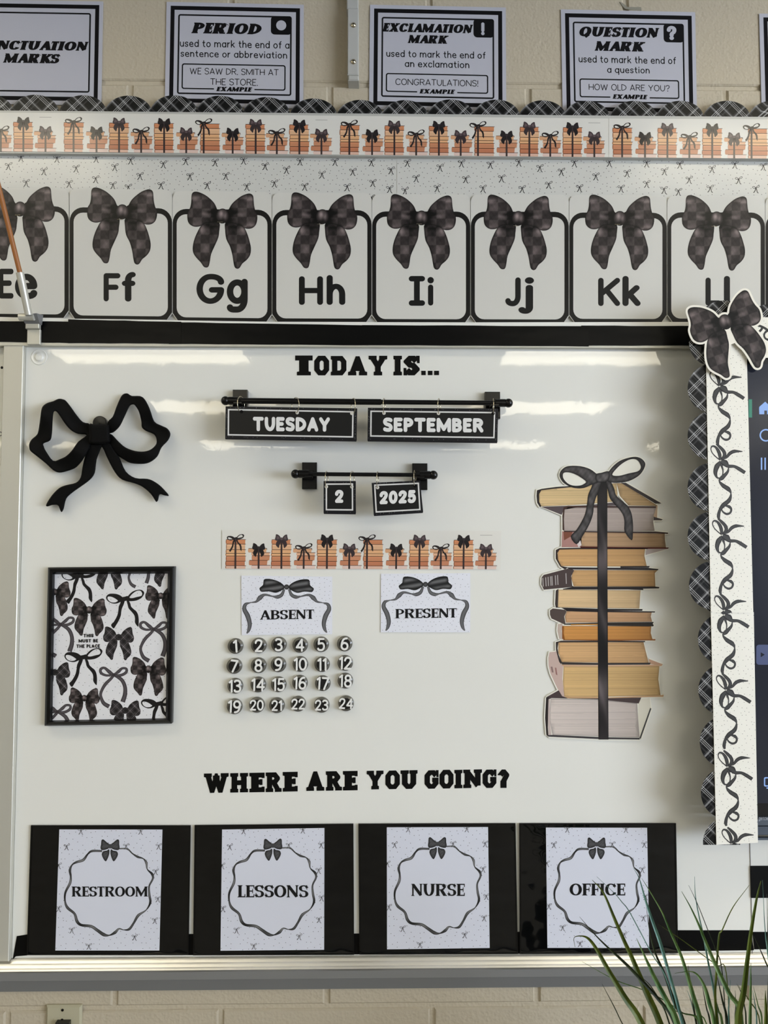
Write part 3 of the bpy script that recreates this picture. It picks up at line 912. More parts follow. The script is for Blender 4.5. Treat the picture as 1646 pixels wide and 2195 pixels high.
# unseen window added in the right wall to give cool side light
win_m = mat('fill_pane', (255, 255, 255), 0.3)
nt = win_m.node_tree; b = nt.nodes['Principled BSDF']
b.inputs['Emission Color'].default_value = (*FILL_COL, 1); b.inputs['Emission Strength'].default_value = FILL_WINDOW
wn = struct(MB().box((RX1-0.03, -6.6, 0.9), (RX1, -6.5, 2.3)).box((RX1-0.03, -1.9, 0.9), (RX1, -1.8, 2.3))
            .box((RX1-0.03, -6.6, 0.82), (RX1, -1.8, 0.9)).box((RX1-0.03, -6.6, 2.3), (RX1, -1.8, 2.38)).build('fill_window', 'white_painted_metal'))
MB().box((RX1-0.015, -6.5, 0.9), (RX1-0.005, -1.9, 2.3)).build('fill_window_pane', 'fill_pane', wn)
lamp_m = mat('lamp_diffuser', (255, 255, 255), 0.4)
b = lamp_m.node_tree.nodes['Principled BSDF']
b.inputs['Emission Color'].default_value = (*LAMP_COL, 1); b.inputs['Emission Strength'].default_value = LAMP
n_l = 0
rows = [('first row from the board', -0.86), ('second row from the board', -3.25), ('third row from the board', -5.1), ('fourth row from the board', -7.5)]
for rn, yy in rows:
    for cn, xx in (('added far left', -4.0), ('left', -1.44), ('right', 1.46), ('added far right', 4.0)):  # both far columns are unseen, added to raise the ambient light
        t = thing('ceiling_light', f'recessed ceiling light panel, {cn} column, {rn}', 'ceiling light', (xx, yy, RZ1-0.01), 'recessed ceiling light panels')
        w2, d2, zz = 0.62, (0.17 if yy > -1 else 0.3), RZ1
        f = MB().box((xx-w2-.03, yy-d2-.03, zz-.03), (xx+w2+.03, yy-d2, zz)).box((xx-w2-.03, yy+d2, zz-.03), (xx+w2+.03, yy+d2+.03, zz))
        f.box((xx-w2-.03, yy-d2, zz-.03), (xx-w2, yy+d2, zz)).box((xx+w2, yy-d2, zz-.03), (xx+w2+.03, yy+d2, zz))
        f.build('frame', 'white_painted_metal', t)
        MB().box((xx-w2, yy-d2, zz-.018), (xx+w2, yy+d2, zz-.008)).build('diffuser', 'lamp_diffuser', t)

# ------------------------------------------------------------------ board, rails, tray
YB = -0.012                                    # front of the white writing surface
xl = PX(57, 745, YB); 
z_top = PZ(823, 741, YB); z_bot = PZ(823, 2046, YB)
xr = PX(2050, 1100, YB)
board = thing('whiteboard', 'large glossy magnetic whiteboard holding the calendar and attendance display', 'whiteboard', ((xl+xr)/2, YB, z_bot))
MB().box((xl-0.0005, YB, z_bot-0.0012), (xr, -0.0005, z_top-0.0005)).build('writing_surface', 'board_white', board)
# aluminium edge under the tape band
e = MB()
za, zc = PZ(823, 738, -0.026), PZ(823, 743.5, -0.026)
e.box((PX(-150, 740, -0.02), -0.026, zc), (PX(1480, 740, -0.02), -0.0005, za+0.004))
tag(e.build('edge_rail', 'brushed_aluminium'), 'thin aluminium edge rail along the top of the whiteboard, below the black tape', 'rail')
# left pilaster and the neighbouring board
pl = MB(); xa, xb = PX(8.5, 745, -0.024), PX(55.5, 745, -0.024)
pl.box((xa-0.001, -0.024, z_bot-0.0015), (xl-0.001, -0.0005, z_top+0.0), 0.0012)
t = pl.build('aluminium_joint_strip', 'brushed_aluminium'); tag(t, 'tall brushed aluminium strip along the left edge of the main whiteboard', 'metal strip')
nb = thing('whiteboard', 'neighbouring whiteboard, only a sliver visible past the aluminium strip on the left', 'whiteboard', (xa-0.3, YB, z_bot))
MB().box((xa-0.9, YB, z_bot-0.0012), (xa-0.0015, -0.0005, z_top-0.0005)).build('writing_surface', 'board_white', nb)
a = Art(YB)
a.dot(4, 788, 3, (30, 30, 32), 1, 10); a.dot(-1, 741, 4, (20, 20, 20), 1, 10)
V, T = fill([disc((0, 930), 5, 14)], [disc((0, 930), 3.4, 14)]); a.add(V, T, (30, 30, 32), 1)
a.build('ink_marks', 'print_matte', nb)
# marker tray
def zy(py, y): return PZ(823, py, y)
tr = thing('marker_tray', 'long aluminium marker tray with three ridges under the whiteboard', 'marker tray', (0, -0.03, z_bot-0.04))
y_f = -0.050
zt0 = min(zy(2048.5, YB), z_bot-.0013)
prof = [(-0.0005, zt0), (YB, zt0)]
zl = zy(2079.5, y_f-0.002)
for i in range(3):
    y0 = YB+(y_f-YB)*(i/3.0); y1 = YB+(y_f-YB)*((i+1)/3.0); zb0 = zt0-.0004+(zl-zt0)*(i/3.0)
    for tt, dz in ((.03, -.0045), (.06, -.0006), (.16, 0), (.30, -.0010), (.44, -.0024), (.58, -.0040), (.72, -.0057), (.86, -.0075), (.93, -.0086)):
        prof.append((y0+(y1-y0)*tt, zb0+dz))
    prof.append((y0+(y1-y0)*.985, zb0-.0086))
body = MB().prism(prof+[(y_f+.0002, zl-0.012), (-0.0005, zl-0.012)], PX(-200, 2060, -.03), xr)
o = body.build('ridged_top', 'tray_aluminium', tr); shade_auto(o, 28)
pf = [(y_f+0.004, zl-0.0005), (y_f-0.0022, zl-0.0005), (y_f-0.0022, zy(2096.5, y_f-0.002)), (y_f+0.004, zy(2096.5, y_f-0.002))]
MB().prism(pf, PX(-200, 2060, -.03), xr).build('front_lip', 'tray_face', tr)
pf = [(-0.0005, zl-0.0122), (y_f+0.004, zl-0.0122), (y_f+0.004, zy(2097, y_f-0.002)+.0003), (y_f+0.012, zy(2119, y_f+0.012)), (-0.0005, zy(2119, y_f+.012))]
MB().prism(pf, PX(-200, 2060, -.03), xr).build('underside', 'tray_face', tr)

# tack rail above the board carrying the borders
rail = thing('tack_rail', 'white rail above the whiteboard that the paper borders are stapled to', 'rail', (0, -0.02, PZ(823, 500, -.01)))
MB().box((PX(-150, 500, -.01), -0.011, za+.0045), (PX(1760, 500, -.01), -0.0005, PZ(823, 262, -.011))).build('backing_board', 'white_painted_metal', rail)
def band(name, pts_top, pts_bot, y, th, material, parent=None, col=None):
    q = list(pts_top)+list(pts_bot)[::-1]
    return panel(name, q, y, th, col, material, parent)
mat('ledge_white', (236, 235, 228), .4)
q = [(-60, 678), (150, 683), (600, 690), (1000, 691), (1500, 690), (1700, 690)]
qb = [(-60, 692), (150, 693), (600, 702), (1000, 704), (1500, 703), (1700, 703)]
tag(band('white_ledge', q, qb, -0.0185, 0.006, 'ledge_white'), 'narrow white ledge between the alphabet cards and the black tape', 'ledge')
# black tape band: overlapping lengths
segs = [((-60, 688, 732), (152, 689, 735), 'under the flag bracket'), ((146, 684.5, 735), (388, 690, 736.5), 'under the F card'),
        ((362, 690.5, 737), (790, 697, 740), 'under the G and H cards'), ((776, 697, 739.5), (1262, 699, 742), 'under the I and J cards'),
        ((1246, 698, 741), (1530, 699, 740.5), 'crumpled under the K card')]
for i, (s0, s1, d) in enumerate(segs):
    n = 8; top = []; bot = []
    rnd = random.Random(i)
    for j in range(n+1):
        u = j/n; top.append((s0[0]+(s1[0]-s0[0])*u, s0[1]+(s1[1]-s0[1])*u+rnd.uniform(-.5, .5))); bot.append((s0[0]+(s1[0]-s0[0])*u, s0[2]+(s1[2]-s0[2])*u+rnd.uniform(-.4, .4)))
    o = band('black_tape', top, bot, -0.0268-0.0007*(i % 2), 0.006, 'black_tape')
    tag(o, 'black tape strip above the whiteboard, '+d, 'tape', 'black tape strips along the top of the board')

# ------------------------------------------------------------------ posters on the block wall
PW, PH = 294.0, 224.0
def poster(q, label, kind, seed=0):
    y = -0.0022
    c = P(sum(p[0] for p in q)/4, q[2][1], y)
    t = thing('punctuation_poster', label, 'poster', c, 'punctuation posters in a row on the block wall')
    panel('paper', q, y, 0.0008, (190, 190, 198), 'print_matte', t)
    a = Art(y); a.T = bil(q, PW, PH); K = (18, 17, 19)
    a.frame(9, 8, PW-8, PH-9, 8.6, K)
    a.build('black_border', 'print_matte', t)
    a = Art(y); a.T = bil(q, PW, PH)
    if kind is None: return
    a.frame(25.5, 25.5, 268.5, 197, 3.4, K, 5)
    if kind == 'title':
        text(a, 'PUNCTUATION', 22, 262, 107, 19.5, 'fat', K); text(a, 'MARKS', 84, 203, 135, 20, 'fat', K)
        a.build('lettering', 'print_matte', t); return
    a.poly(rrect(224, 25.5, 268.5, 65.5, 8), K, 2)
    W_ = (190, 190, 198)
    if kind == 'period':
        a.dot(246, 45.5, 10.8, W_, 3.5, 24)
        text(a, 'PERIOD', 57, 204, 66, 23, 'fat', K)
        text(a, 'used to mark the end of a', 30, 264, 95.5, 15.4, 'thin', K, space=.36)
        text(a, 'sentence or abbreviation', 32, 259, 117, 14.6, 'thin', K, space=.36)
        bx = (35, 131, 256, 186); text(a, 'WE SAW DR. SMITH AT', 52, 241, 154, 14, 'light', K); text(a, 'THE STORE.', 96, 197, 176.5, 14.5, 'light', K)
        ex = (110, 184, 189)
    elif kind == 'exclamation':
        text(a, '!', 240.5, 248, 60.5, 27, 'caps', W_, 3.5)
        text(a, 'EXCLAMATION', 29, 221, 57, 18.5, 'fat', K); text(a, 'MARK', 84, 166, 80.5, 17.5, 'fat', K)
        text(a, 'used to mark the end of', 36, 250, 111, 14.6, 'thin', K, space=.36)
        text(a, 'an exclamation', 76, 215, 132, 14.6, 'thin', K, space=.36)
        bx = (35.5, 145.5, 255.5, 186); text(a, 'CONGRATULATIONS!', 56, 234, 171, 14, 'light', K)
        ex = (109, 183, 187.5)
    else:
        text(a, '?', 231, 252, 60.5, 30, 'caps', W_, 3.5)
        text(a, 'QUESTION', 40, 212, 56.5, 21, 'fat', K); text(a, 'MARK', 75, 178, 86.5, 20.5, 'fat', K)
        text(a, 'used to mark the end of', 37, 250, 112, 15, 'thin', K, space=.36)
        text(a, 'a question', 99, 192, 133, 14, 'thin', K, space=.36)
        bx = (38, 146, 256, 186); text(a, 'HOW OLD ARE YOU?', 58, 235, 170.5, 13.6, 'light', K)
        ex = (111, 185, 187.5)
    o_, i_ = rrect(*bx, 5), rrect(bx[0]+2.6, bx[1]+2.6, bx[2]-2.6, bx[3]-2.6, 3)
    V, T = fill([o_], [i_, np.array([(ex[0]-6, bx[3]-3.5), (ex[1]+6, bx[3]-3.5), (ex[1]+6, bx[3]+3), (ex[0]-6, bx[3]+3)])])
    a.add(V, T, K, 2)
    text(a, 'EXAMPLE', ex[0], ex[1], ex[2]+.5, 9.5, 'fat', K)
    a.build('lettering', 'print_matte', t)
poster([(-72, -2), (221, 3), (217, 226), (-77, 222)], 'white poster reading PUNCTUATION MARKS, cut off by the left edge of the photo', 'title')
poster([(357, 4), (651, 10), (650, 233), (353, 228)], 'white poster headed PERIOD with a white dot on a black badge', 'period')
poster([(793, 10), (1084, 16), (1085, 240), (791, 234)], 'white poster headed EXCLAMATION MARK right of the wall bracket', 'exclamation')
poster([(1202, 20), (1490, 26), (1494, 251), (1206, 246)], 'white poster headed QUESTION MARK under a scrap of tape', 'question')
poster([(1627, 29), (1915, 35), (1920, 258), (1633, 252)], 'white poster with black border cut off by the right edge of the photo', None)
# scrap of tape
t = panel('tape_scrap', [(1328, 4), (1334, 6), (1345, 15), (1374, 15), (1375, 22), (1352, 21), (1340, 19), (1333, 12)], -0.001, 0.0009, (150, 146, 132), 'print_satin')
tag(t, 'torn scrap of grey tape on the wall above the QUESTION MARK poster', 'tape')
# wall bracket
yb_ = -0.03
br = thing('wall_bracket', 'white metal wall bracket with two screws between the PERIOD and EXCLAMATION MARK posters', 'bracket', P(757, 171, yb_))
def boxpx(mb, x0, y0, x1, y1, yf, yk, bev=0.0, yr=None):
    yr = yf if yr is None else yr
    a_, b_ = P(x0, y1, yr), P(x1, y0, yr)
    mb.box((a_[0], yf, a_[2]), (b_[0], yk, b_[2]), bev)
    return mb
boxpx(MB(), 744.5, 18, 768.5, 160, yb_, 0, .0015).build('bar', 'white_painted_metal', br)
boxpx(MB(), 743, -60, 768, 18.5, yb_+.006, 0, .0015).build('upper_bar', 'white_painted_metal', br)
boxpx(MB(), 746, 160, 769, 172, yb_+.003, 0, .002).build('end_cap', 'white_painted_metal', br)
for yy in (54, 132.5):
    c = P(757.5, yy, yb_)
    m = MB().lathe(c, [(.0052, -.0005), (.0052, .0012), (.0036, .0026), (.0012, .003)], 18)
    s_ = m.build('screw', 'chrome', br, True)
    MB().box((c[0]-.0022, yb_-.0032, c[2]-.0004), (c[0]+.0022, yb_-.0028, c[2]+.0004)).box((c[0]-.0004, yb_-.0032, c[2]-.0022), (c[0]+.0004, yb_-.0028, c[2]+.0022)).build('screw_slot', 'black_plastic', s_)

# ------------------------------------------------------------------ scalloped plaid border and book border above the rail
def plaid_pat(V, cx, cy, per): 
    k = per
    return np.stack([(V[:, 0]-cx)/k, (V[:, 1]-cy)/k], 1)
sc = [-22, 75, 178, 275, 372.5, 471, 571, 672, 772, 868, 966, 1064, 1163, 1257, 1359, 1458, 1558, 1655]
sp = [203, 203, 204, 205, 204, 205, 208, 211, 214, 214.5, 213, 213.5, 215, 216, 216, 216, 216, 216]
groups = [((0, 2), 'left end, above the first book border'), ((2, 8), 'below the PERIOD poster'), ((8, 14), 'below the EXCLAMATION MARK poster'), ((14, 18), 'at the right end, below the QUESTION MARK poster')]
YS = -0.0200
for (i0, i1), d in groups:
    polys = []
    for i in range(i0, i1):
        a_ = np.linspace(math.pi, 2*math.pi, 26)
        w = 50.5
        polys.append(np.array([(sc[i]+w*math.cos(t_), sp[i]+38+38*math.sin(t_)) for t_ in a_]+[(sc[i]+w, 262), (sc[i]-w, 262)]))
    V, T = fill(polys)
    pat = plaid_pat(V, 0, 0, 97.9)
    idx = np.argmin(np.abs(V[:, 0][:, None]-np.array(sc)[None]), 1)
    pat = np.stack([(V[:, 0]-np.interp(V[:, 0], sc, np.arange(len(sc))*97.9))/97.9*0+np.interp(V[:, 0], sc, np.arange(len(sc))), (V[:, 1]-np.array(sp)[idx])/97.9], 1)
    # pattern repeats twice across a scallop
    pat = pat*1.0
    o = slab('plaid_border', V, T, YS, 0.001, 'plaid_print', None, None, pat)
    tag(o, 'plaid scalloped paper border, '+d, 'border', 'plaid scalloped borders above the board')

# book strip artwork, template 600 x 82
TALL = [(20, 29.5, (204, 136, 96)), (29.5, 41.5, (220, 176, 138)), (41.5, 49.5, (222, 172, 126)), (49.5, 55, (226, 176, 130)), (55, 66, (196, 134, 98)), (66, 75.5, (186, 120, 88)), (75.5, 82, (218, 180, 158))]
SHORT = [(39, 47.5, (214, 164, 124), -7, 2), (47.5, 54, (220, 174, 140), 0, 9), (54, 64, (198, 138, 104), 1, 9), (64, 74.5, (192, 130, 98), -5, 4), (74.5, 82, (222, 196, 184), 0, 10)]
STRIP = [('t', 8, 51, 'loop', 29), ('s', 56, 103, 'dark', 79), ('t', 106, 149, 'sheer', 128), ('s', 153, 200, 'loop', 176), ('t', 204, 247, 'dark', 226), ('s', 252, 299, 'sheer', 274),
         ('t', 304, 347, 'loop', 312), ('s', 351, 398, 'dark', 375), ('t', 403, 446, 'sheer', 425), ('s', 447, 494, 'loop', 471), ('t', 498, 541, 'dark', 520), ('s', 543, 590, 'sheer', 568)]
CBS = {k: v*0.19 for k, v in CB.items()}
def strip_art(y, T, seed, parent, mat_):
    rnd = random.Random(seed)
    dk = (58, 34, 24)
    for kind, x0, x1, bow, bx in STRIP:
        a = Art(y); b = Art(y); a.T = T; b.T = T
        if kind == 't':
            for (y0, y1, c) in TALL:
                l = x0+rnd.uniform(-.8, .8); r = x1-1+rnd.uniform(-1.5, 1.2)
                q = [(l+1.4, y0), (r, y0), (r, y1), (l+1.4, y1), (l, (y0+y1)/2+1.2), (l, (y0+y1)/2-1.2)]
                a.poly(q, c, 1, quick=True)
                a.rect(l+2, y0+.8, r-1, y0+(y1-y0)*.35, tuple(min(255, v*1.05) for v in c), 1.6)
                a.rect(l+.6, y0-.5, r+1.6, y0+.6, dk, 2)
                a.rect(l+.3, y0+1, l+1.6, y1-1, (140, 84, 54), 2)
        else:
            for (y0, y1, c, dl, dr) in SHORT:
                l = x0+7+dl; r = x1-9+dr
                q = [(l+1.6, y0), (r, y0), (r-1, y1), (l+1.6, y1), (l, y1-2), (l, y0+2)]
                a.poly(q, c, 1, quick=True)
                a.rect(l+1, y0-.5, r+1.2, y0+.5, dk, 2)
            a.poly([(x1-8, 65), (x1-3, 64), (x1-1, 68), (x1-1, 73), (x1-7, 74)], (226, 216, 206), .8, quick=True)
            keyline(a, [(x1-9, 37.5), (x1-6.5, 40), (x1-6, 42)], dk, .8, 2)
        top = 20 if kind == 't' else 39
        a.rect(bx-2, top, bx+2, 82, (60, 50, 50), 3)
        by = top-(3 if bow == 'loop' else 6)
        if bow == 'loop':
            b.T = sim(bx, by, .205, base=T)
            for kk in ('tl', 'tr', 'll', 'lr', 'kn'):
                o_, h_ = LB[kk]
                if h_ is not None: h_ = h_*0.93
                b.poly(o_, (44, 38, 38), 3+(kk in ('ll', 'lr')), holes=[h_] if h_ is not None else ())
        else:
            col = (38, 34, 35) if bow == 'dark' else (66, 56, 58)
            b.T = sim(bx, by+4, .185, base=T)
            for kk, m_ in (('tl', .9), ('tr', .9), ('ll', 1.05), ('lr', 1.05), ('kn', 1.4)):
                q = CB[kk].copy()
                if kk in ('tl', 'tr'): q[:, 1] *= .95; q[:, 0] *= 1.05
                b.poly(q, tuple(v*m_ for v in col), 3+(kk in ('ll', 'lr'))+2*(kk == 'kn'))
                if bow == 'sheer' and kk in ('ll', 'lr'):
                    b.poly(q*np.array([.5, .5])+np.array([(-1 if kk == 'll' else 1)*20, -6]), (98, 84, 86), 5)
        stk = a.build('printed_book_stack', mat_, parent)
        b.build('printed_bow', mat_, stk)
def strip(q, y, label, group, seed, mat_='print_gloss', cat='border', th=0.0008, bump=None):
    c = P(sum(p[0] for p in q)/len(q), max(p[1] for p in q), y)
    t = thing('book_border', label, cat, c, group)
    panel('paper', q, y, th, (222, 220, 212), mat_, t)
    qq = [q[0], q[1], q[-2], q[-1]] if len(q) == 4 else q
    strip_art(y, bil(q, 600, 82), seed, t, mat_)
    a = Art(y); a.T = bil(q, 600, 82)
    a.rect(555, 9, 581, 9.9, (150, 148, 142), 1)
    a.build('fine_print', mat_, t)
    return t
YBK = -0.0245
ed = [(-463, 239.5, 322), (129, 242, 325.5), (720.5, 248, 331.5), (1305, 254, 337), (1893, 257, 342)]
names = ['at the left end', 'under the PERIOD poster', 'under the EXCLAMATION MARK poster', 'under the QUESTION MARK poster']
for i in range(4):
    (x0, t0, b0), (x1, t1, b1) = ed[i], ed[i+1]
    strip([(x0, t0), (x1, t1), (x1, b1), (x0, b0)], YBK-0.0004*(i % 2), 'glossy paper border of ribbon-tied book stacks, '+names[i], 'book borders above the alphabet cards', i)
# support behind the book border (its lower edge stands proud of the dotted paper)
_b = boxpx(MB(), -160, 252, 1800, 327, YBK+.0012, -.011, 0, YBK+.0012); tag(_b.build('border_batten', 'white_painted_metal'), 'white batten behind the book stack border, above the dotted strips', 'batten')

# dotted paper with small bows
YP = -0.0125
minis = [(45,336),(122,338),(206,338),(18,354),(94,365),(163,359),(246,356),(56,390),(205,382),(148,392),(242,395),(280,342),(350,350),(398,343),(300,375),(407,376),(345,395),(275,400),
 (461,346),(522,342),(568,354),(614,362),(643,344),(718,345),(796,346),(484,375),(444,395),(529,398),(588,391),(653,398),(690,372),(756,366),(744,399),(799,390),(838,363),(835,403),(873,347),(943,357),(989,348),(1051,351),(1112,346),(1157,358),(1203,366),
 (892,380),(998,382),(1075,380),(868,407),(937,401),(1035,402),(1119,403),(1176,394),(1231,347),(1306,347),(1386,348),(1277,376),(1344,369),(1424,365),(1242,401),(1331,402),(1386,392),(1423,405),(1457,351),(1526,360),(1575,351),(1636,355),(1477,383),(1583,384),(1454,409),(1522,402),(1620,403),(796,423)]
ps = [(-150, 260, 'above the E and F cards'), (258, 853, 'above the F, G and H cards'), (851, 1440, 'above the I, J and K cards'), (1438, 1760, 'right end, above the L card')]
for i, (x0, x1, d) in enumerate(ps):
    y = YP-(0.0006 if i % 2 == 0 else 0)
    tp = lambda x: 322+(x/1646.0)*15; bt = lambda x: 440
    q = [(x0, tp(x0)), (x1, tp(x1)), (x1, bt(x1)), (x0, bt(x0))]
    c = P((x0+x1)/2, 440, y)
    t = thing('dotted_border', 'white strip of tiny dots and bows, '+d, 'border', c, 'dotted paper strips behind the alphabet cards')
    panel('paper', q, y, 0.0006, (206, 206, 200), 'print_gloss', t)
    a = Art(y)
    for (mx, my) in minis:
        if x0+(8 if i else 0) < mx < x1-2: mini_bow(a, mx, my)
    dots(a, x0, tp((x0+x1)/2), x1, 438, 12.5, .95, 50+i, (92, 88, 88))
    a.build('printed_dots_and_bows', 'print_gloss', t)['kind'] = 'stuff'

# ------------------------------------------------------------------ alphabet cards
cards = [('E', 'e', -66, 148, 402, 440, 679, (-2, 29, 640, 64), (32, 80, 641, 50/.68)),
 ('F', 'f', 148.5, 369.5, 404, 444, 683, (222, 258, 646, 60.5), (261, 291, 646.5, 62)),
 ('G', 'g', 369.5, 583, 409, 447.5, 687, (421, 480.5, 651.5, 64.5), (486, 531, 651.5, 48.5/.68)),
 ('H', 'h', 583, 797, 413, 450, 689.5, (640.7, 692.3, 653.6, 61.5), (700, 740, 653.6, 61.5)),
 ('I', 'i', 797, 1008.5, 416, 453, 691, (876, 911, 655.5, 64), (916, 930, 655, 61)),
 ('J', 'j', 1008.5, 1219.5, 416.5, 453.5, 691.5, (1083, 1116, 656.5, 62), (1111, 1144.5, 656.5, 62)),
 ('K', 'k', 1219.5, 1429.5, 418, 455.5, 690.5, (1282, 1329, 656, 60.5), (1334, 1373, 656, 62)),
 ('L', 'l', 1429.5, 1640, 419.5, 455, 690, (1512, 1546, 655, 60), (1551.5, 1564.5, 656, 62)),
 ('M', 'm', 1640, 1850, 421, 456, 690, (1700, 1758, 656, 61), (1766, 1826, 656, 61))]
YC = -0.0155
for i, (U_, l_, x0, x1, tp, ft, fb, lu, ll) in enumerate(cards):
    y = YC-0.0008*(i % 2)
    slope = 0.012 if i < 3 else (0.003)
    W_ = x1-x0; H_ = fb-tp
    q = [(x0, tp), (x1, tp+slope*W_), (x1, fb+4+slope*W_*.7), (x0, fb+4)]
    c = P((x0+x1)/2, fb, y)
    t = thing('alphabet_card', f'alphabet card {U_}{l_} with a checked black bow on its rounded frame', 'card', c, 'alphabet cards in a row above the board')
    sh_ = lambda X, Y: (X, Y+slope*(X-x0))
    r_ = 16
    outl = [sh_(x0+.4, fb-14), sh_(x0+.4, tp+r_)]+[sh_(x0+r_-r_*math.cos(a_), tp+r_-r_*math.sin(a_)) for a_ in (.5, 1.0)]+[sh_(x0+r_, tp), sh_(x1-r_, tp)]+\
           [sh_(x1-r_+r_*math.sin(a_), tp+r_-r_*math.cos(a_)) for a_ in (.5, 1.0)]+[sh_(x1-.4, tp+r_), sh_(x1-.4, fb-14), sh_(x1-12, fb+1), sh_(x0+12, fb+1)]
    panel('card_sheet', outl, y, 0.0006, (207, 206, 199), 'print_satin', t)
    a = Art(y); a.T = lambda p, x0=x0, s=slope: np.stack([p[:, 0], p[:, 1]+s*(p[:, 0]-x0)], 1)
    o_ = rrect(x0+.8, ft, x1-.8, fb, 28)
    o_ = [p for p in o_ if p[1] < fb-40]; 
    oo = np.array([(x0+.8, fb-16), (x0+.8, ft+30)]+[(x0+.8+29*(1-math.cos(a_)), ft+30-30*math.sin(a_)) for a_ in np.linspace(0, math.pi/2, 8)[1:]]+
                  [(x1-.8-29*(1-math.cos(a_)), ft+30-30*math.sin(a_)) for a_ in np.linspace(math.pi/2, 0, 8)]+[(x1-.8, fb-16), (x1-12, fb), (x0+12, fb)])
    ii = rrect(x0+9.2, ft+11.5, x1-9.8, fb-7.2, 20)
    V, T = fill([oo], [ii]); a.add(V, T, (24, 23, 22), 1)
    a.build('printed_frame', 'print_satin', t)
    a = Art(y)
    for chh, (a0, a1, bb, cp) in ((U_, lu), (l_, ll)): text(a, chh, a0, a1, bb, cp, 'rounded', (22, 22, 22), 2)
    a.build('lettering', 'print_satin', t)
    a = Art(y)
    kx = {'E': 43, 'F': 262, 'G': 476.8, 'H': 691, 'I': 903.5, 'J': 1111, 'K': 1328.5, 'L': 1536, 'M': 1746}[U_]
    ky = {'E': 448, 'F': 454, 'G': 463, 'H': 464.5, 'I': 467, 'J': 468, 'K': 468, 'L': 469, 'M': 470}[U_]
    sc_ = 1.0 if U_ in 'EFGH' else .985
    big_bow(a, checker_fn, sim(kx, ky, sc_, -0.6 if i < 4 else 0), 2.5)
    a.build('printed_bow', 'print_satin', t)
    c = P(kx-5, ky+13+3*(i % 2), y-0.0014)
    tilt = {'E': 0, 'F': .001, 'G': 0}.get(U_, 0)
    if i < 8: MB().box((c[0]-.0055, y-.0016, c[2]-.0004), (c[0]+.0055, y-.0006, c[2]+.0004)).build('staple', 'chrome', t)

# ------------------------------------------------------------------ flag holder and dowel at the left
fh = thing('flag_holder', 'brushed metal flag holder clipped over the rail at the top left of the board', 'flag holder', P(68, 738, -0.03))
boxpx(MB(), 57.5, 706, 86, 738, -0.0335, -0.0275, .0008).build('clip_plate', 'brushed_aluminium', fh)
boxpx(MB(), 54, 688, 83.5, 704, -0.040, -0.031, .001).build('step_plate', 'brushed_aluminium', fh)
c0, c1 = P(41.5, 679.5, -0.052), P(73, 679.5, -0.052)
o = MB().tube([c0, c1], .0068, 20).build('hook_roll', 'brushed_aluminium', fh); shade_auto(o)
m = MB(); a_, b_ = P(53, 692, -.046), P(83, 677, -.046)
m.add([(a_[0]-.002, -.040, a_[2]), (b_[0], -.040, a_[2]), (b_[0], -.056, b_[2]+.002), (c0[0]+.003, -.056, b_[2]-.002),
       (a_[0]-.002, -.031, a_[2]), (b_[0], -.031, a_[2]), (b_[0]+.002, -.031, b_[2]+.006), (c0[0]+.003, -.031, b_[2]+.002)],
      [(0, 1, 2, 3), (5, 4, 7, 6), (0, 4, 5, 1), (1, 5, 6, 2), (2, 6, 7, 3), (3, 7, 4, 0)])
m.build('hook_arm', 'tray_face', fh)
s0, s1 = P(61.5, 675, -0.060), P(42.5, 584, -0.085)
o = MB().tube([s0, s1], [.0068, .0072], 20, False).tube([s0+np.array([0, .0, .0]), s1], [.0050, .0054], 20, False).build('socket_tube', 'brushed_aluminium', fh); shade_auto(o)
d1 = s1+(s0-s1)*.3
dirn = P(-30, 290, -0.165)-s1
o = MB().tube([d1, s1, s1+dirn*1.25], .0045, 14).build('wooden_dowel', 'wood_dowel'); shade_auto(o)
tag(o, 'thin brown wooden dowel standing in the metal flag holder at the left', 'dowel')

# clear round bump at the top left corner of the board
c = P(84, 765.5, YB)
o = MB().lathe(c, [(.0158, -.0005), (.0158, .0007), (.0148, .0012), (.0138, .0007), (.0085, .0008), (.0080, .0018), (.006, .0024), (.002, .0026), (.0002, .0026)], 36).build('adhesive_disc', 'board_white', smooth=True)
tag(o, 'flat white round disc stuck in the top left corner of the whiteboard', 'disc')

# ------------------------------------------------------------------ vinyl letters
ordn = ['first', 'second', 'third', 'fourth', 'fifth', 'sixth']
def vinyl(ch, x0, x1, yt, yb, label, group, slope=0.0):
    V, T, w = glyph(ch, 'block')
    mx = V[:, 0].max(); lo = V[:, 1].min(); hi = V[:, 1].max()
    q = np.stack([x0+(V[:, 0])/mx*(x1-x0), yb-(V[:, 1]-lo)/(hi-lo)*(yb-yt)], 1)
    q[:, 1] += slope*(q[:, 0]-x0)
    o = slab({'.': 'vinyl_dot', '?': 'vinyl_question_mark'}.get(ch, 'vinyl_letter'), q, T, YB-0.0006, 0.0006, 'black_vinyl')
    tag(o, label, 'letter', group)
g1 = 'black block letters spelling TODAY IS'
for i, (ch, x0, x1, yt, yb) in enumerate([('T', 632.5, 670, 762, 804.5), ('O', 673.5, 705.5, 762.5, 804.5), ('D', 709, 742.5, 763, 804.5), ('A', 746, 787, 763.5, 804.5), ('Y', 790, 830, 762.5, 804.5)]):
    vinyl(ch, x0, x1, yt, yb, f'black block letter {ch}, {ordn[i]} letter of the word TODAY on the board', g1)
for i, (ch, x0, x1, yt, yb) in enumerate([('I', 843.3, 861.5, 762.5, 804.5), ('S', 865, 899.5, 762.5, 804.5)]):
    vinyl(ch, x0, x1, yt, yb, f'black block letter {ch} of the word IS, right of TODAY', g1)
for i, (x0, x1) in enumerate([(903, 912.5), (917, 927), (930.5, 941)]):
    vinyl('.', x0, x1, 794.7, 804, f'{ordn[i]} of the three square black dots after IS', g1)
g2 = 'black block letters spelling WHERE ARE YOU GOING'
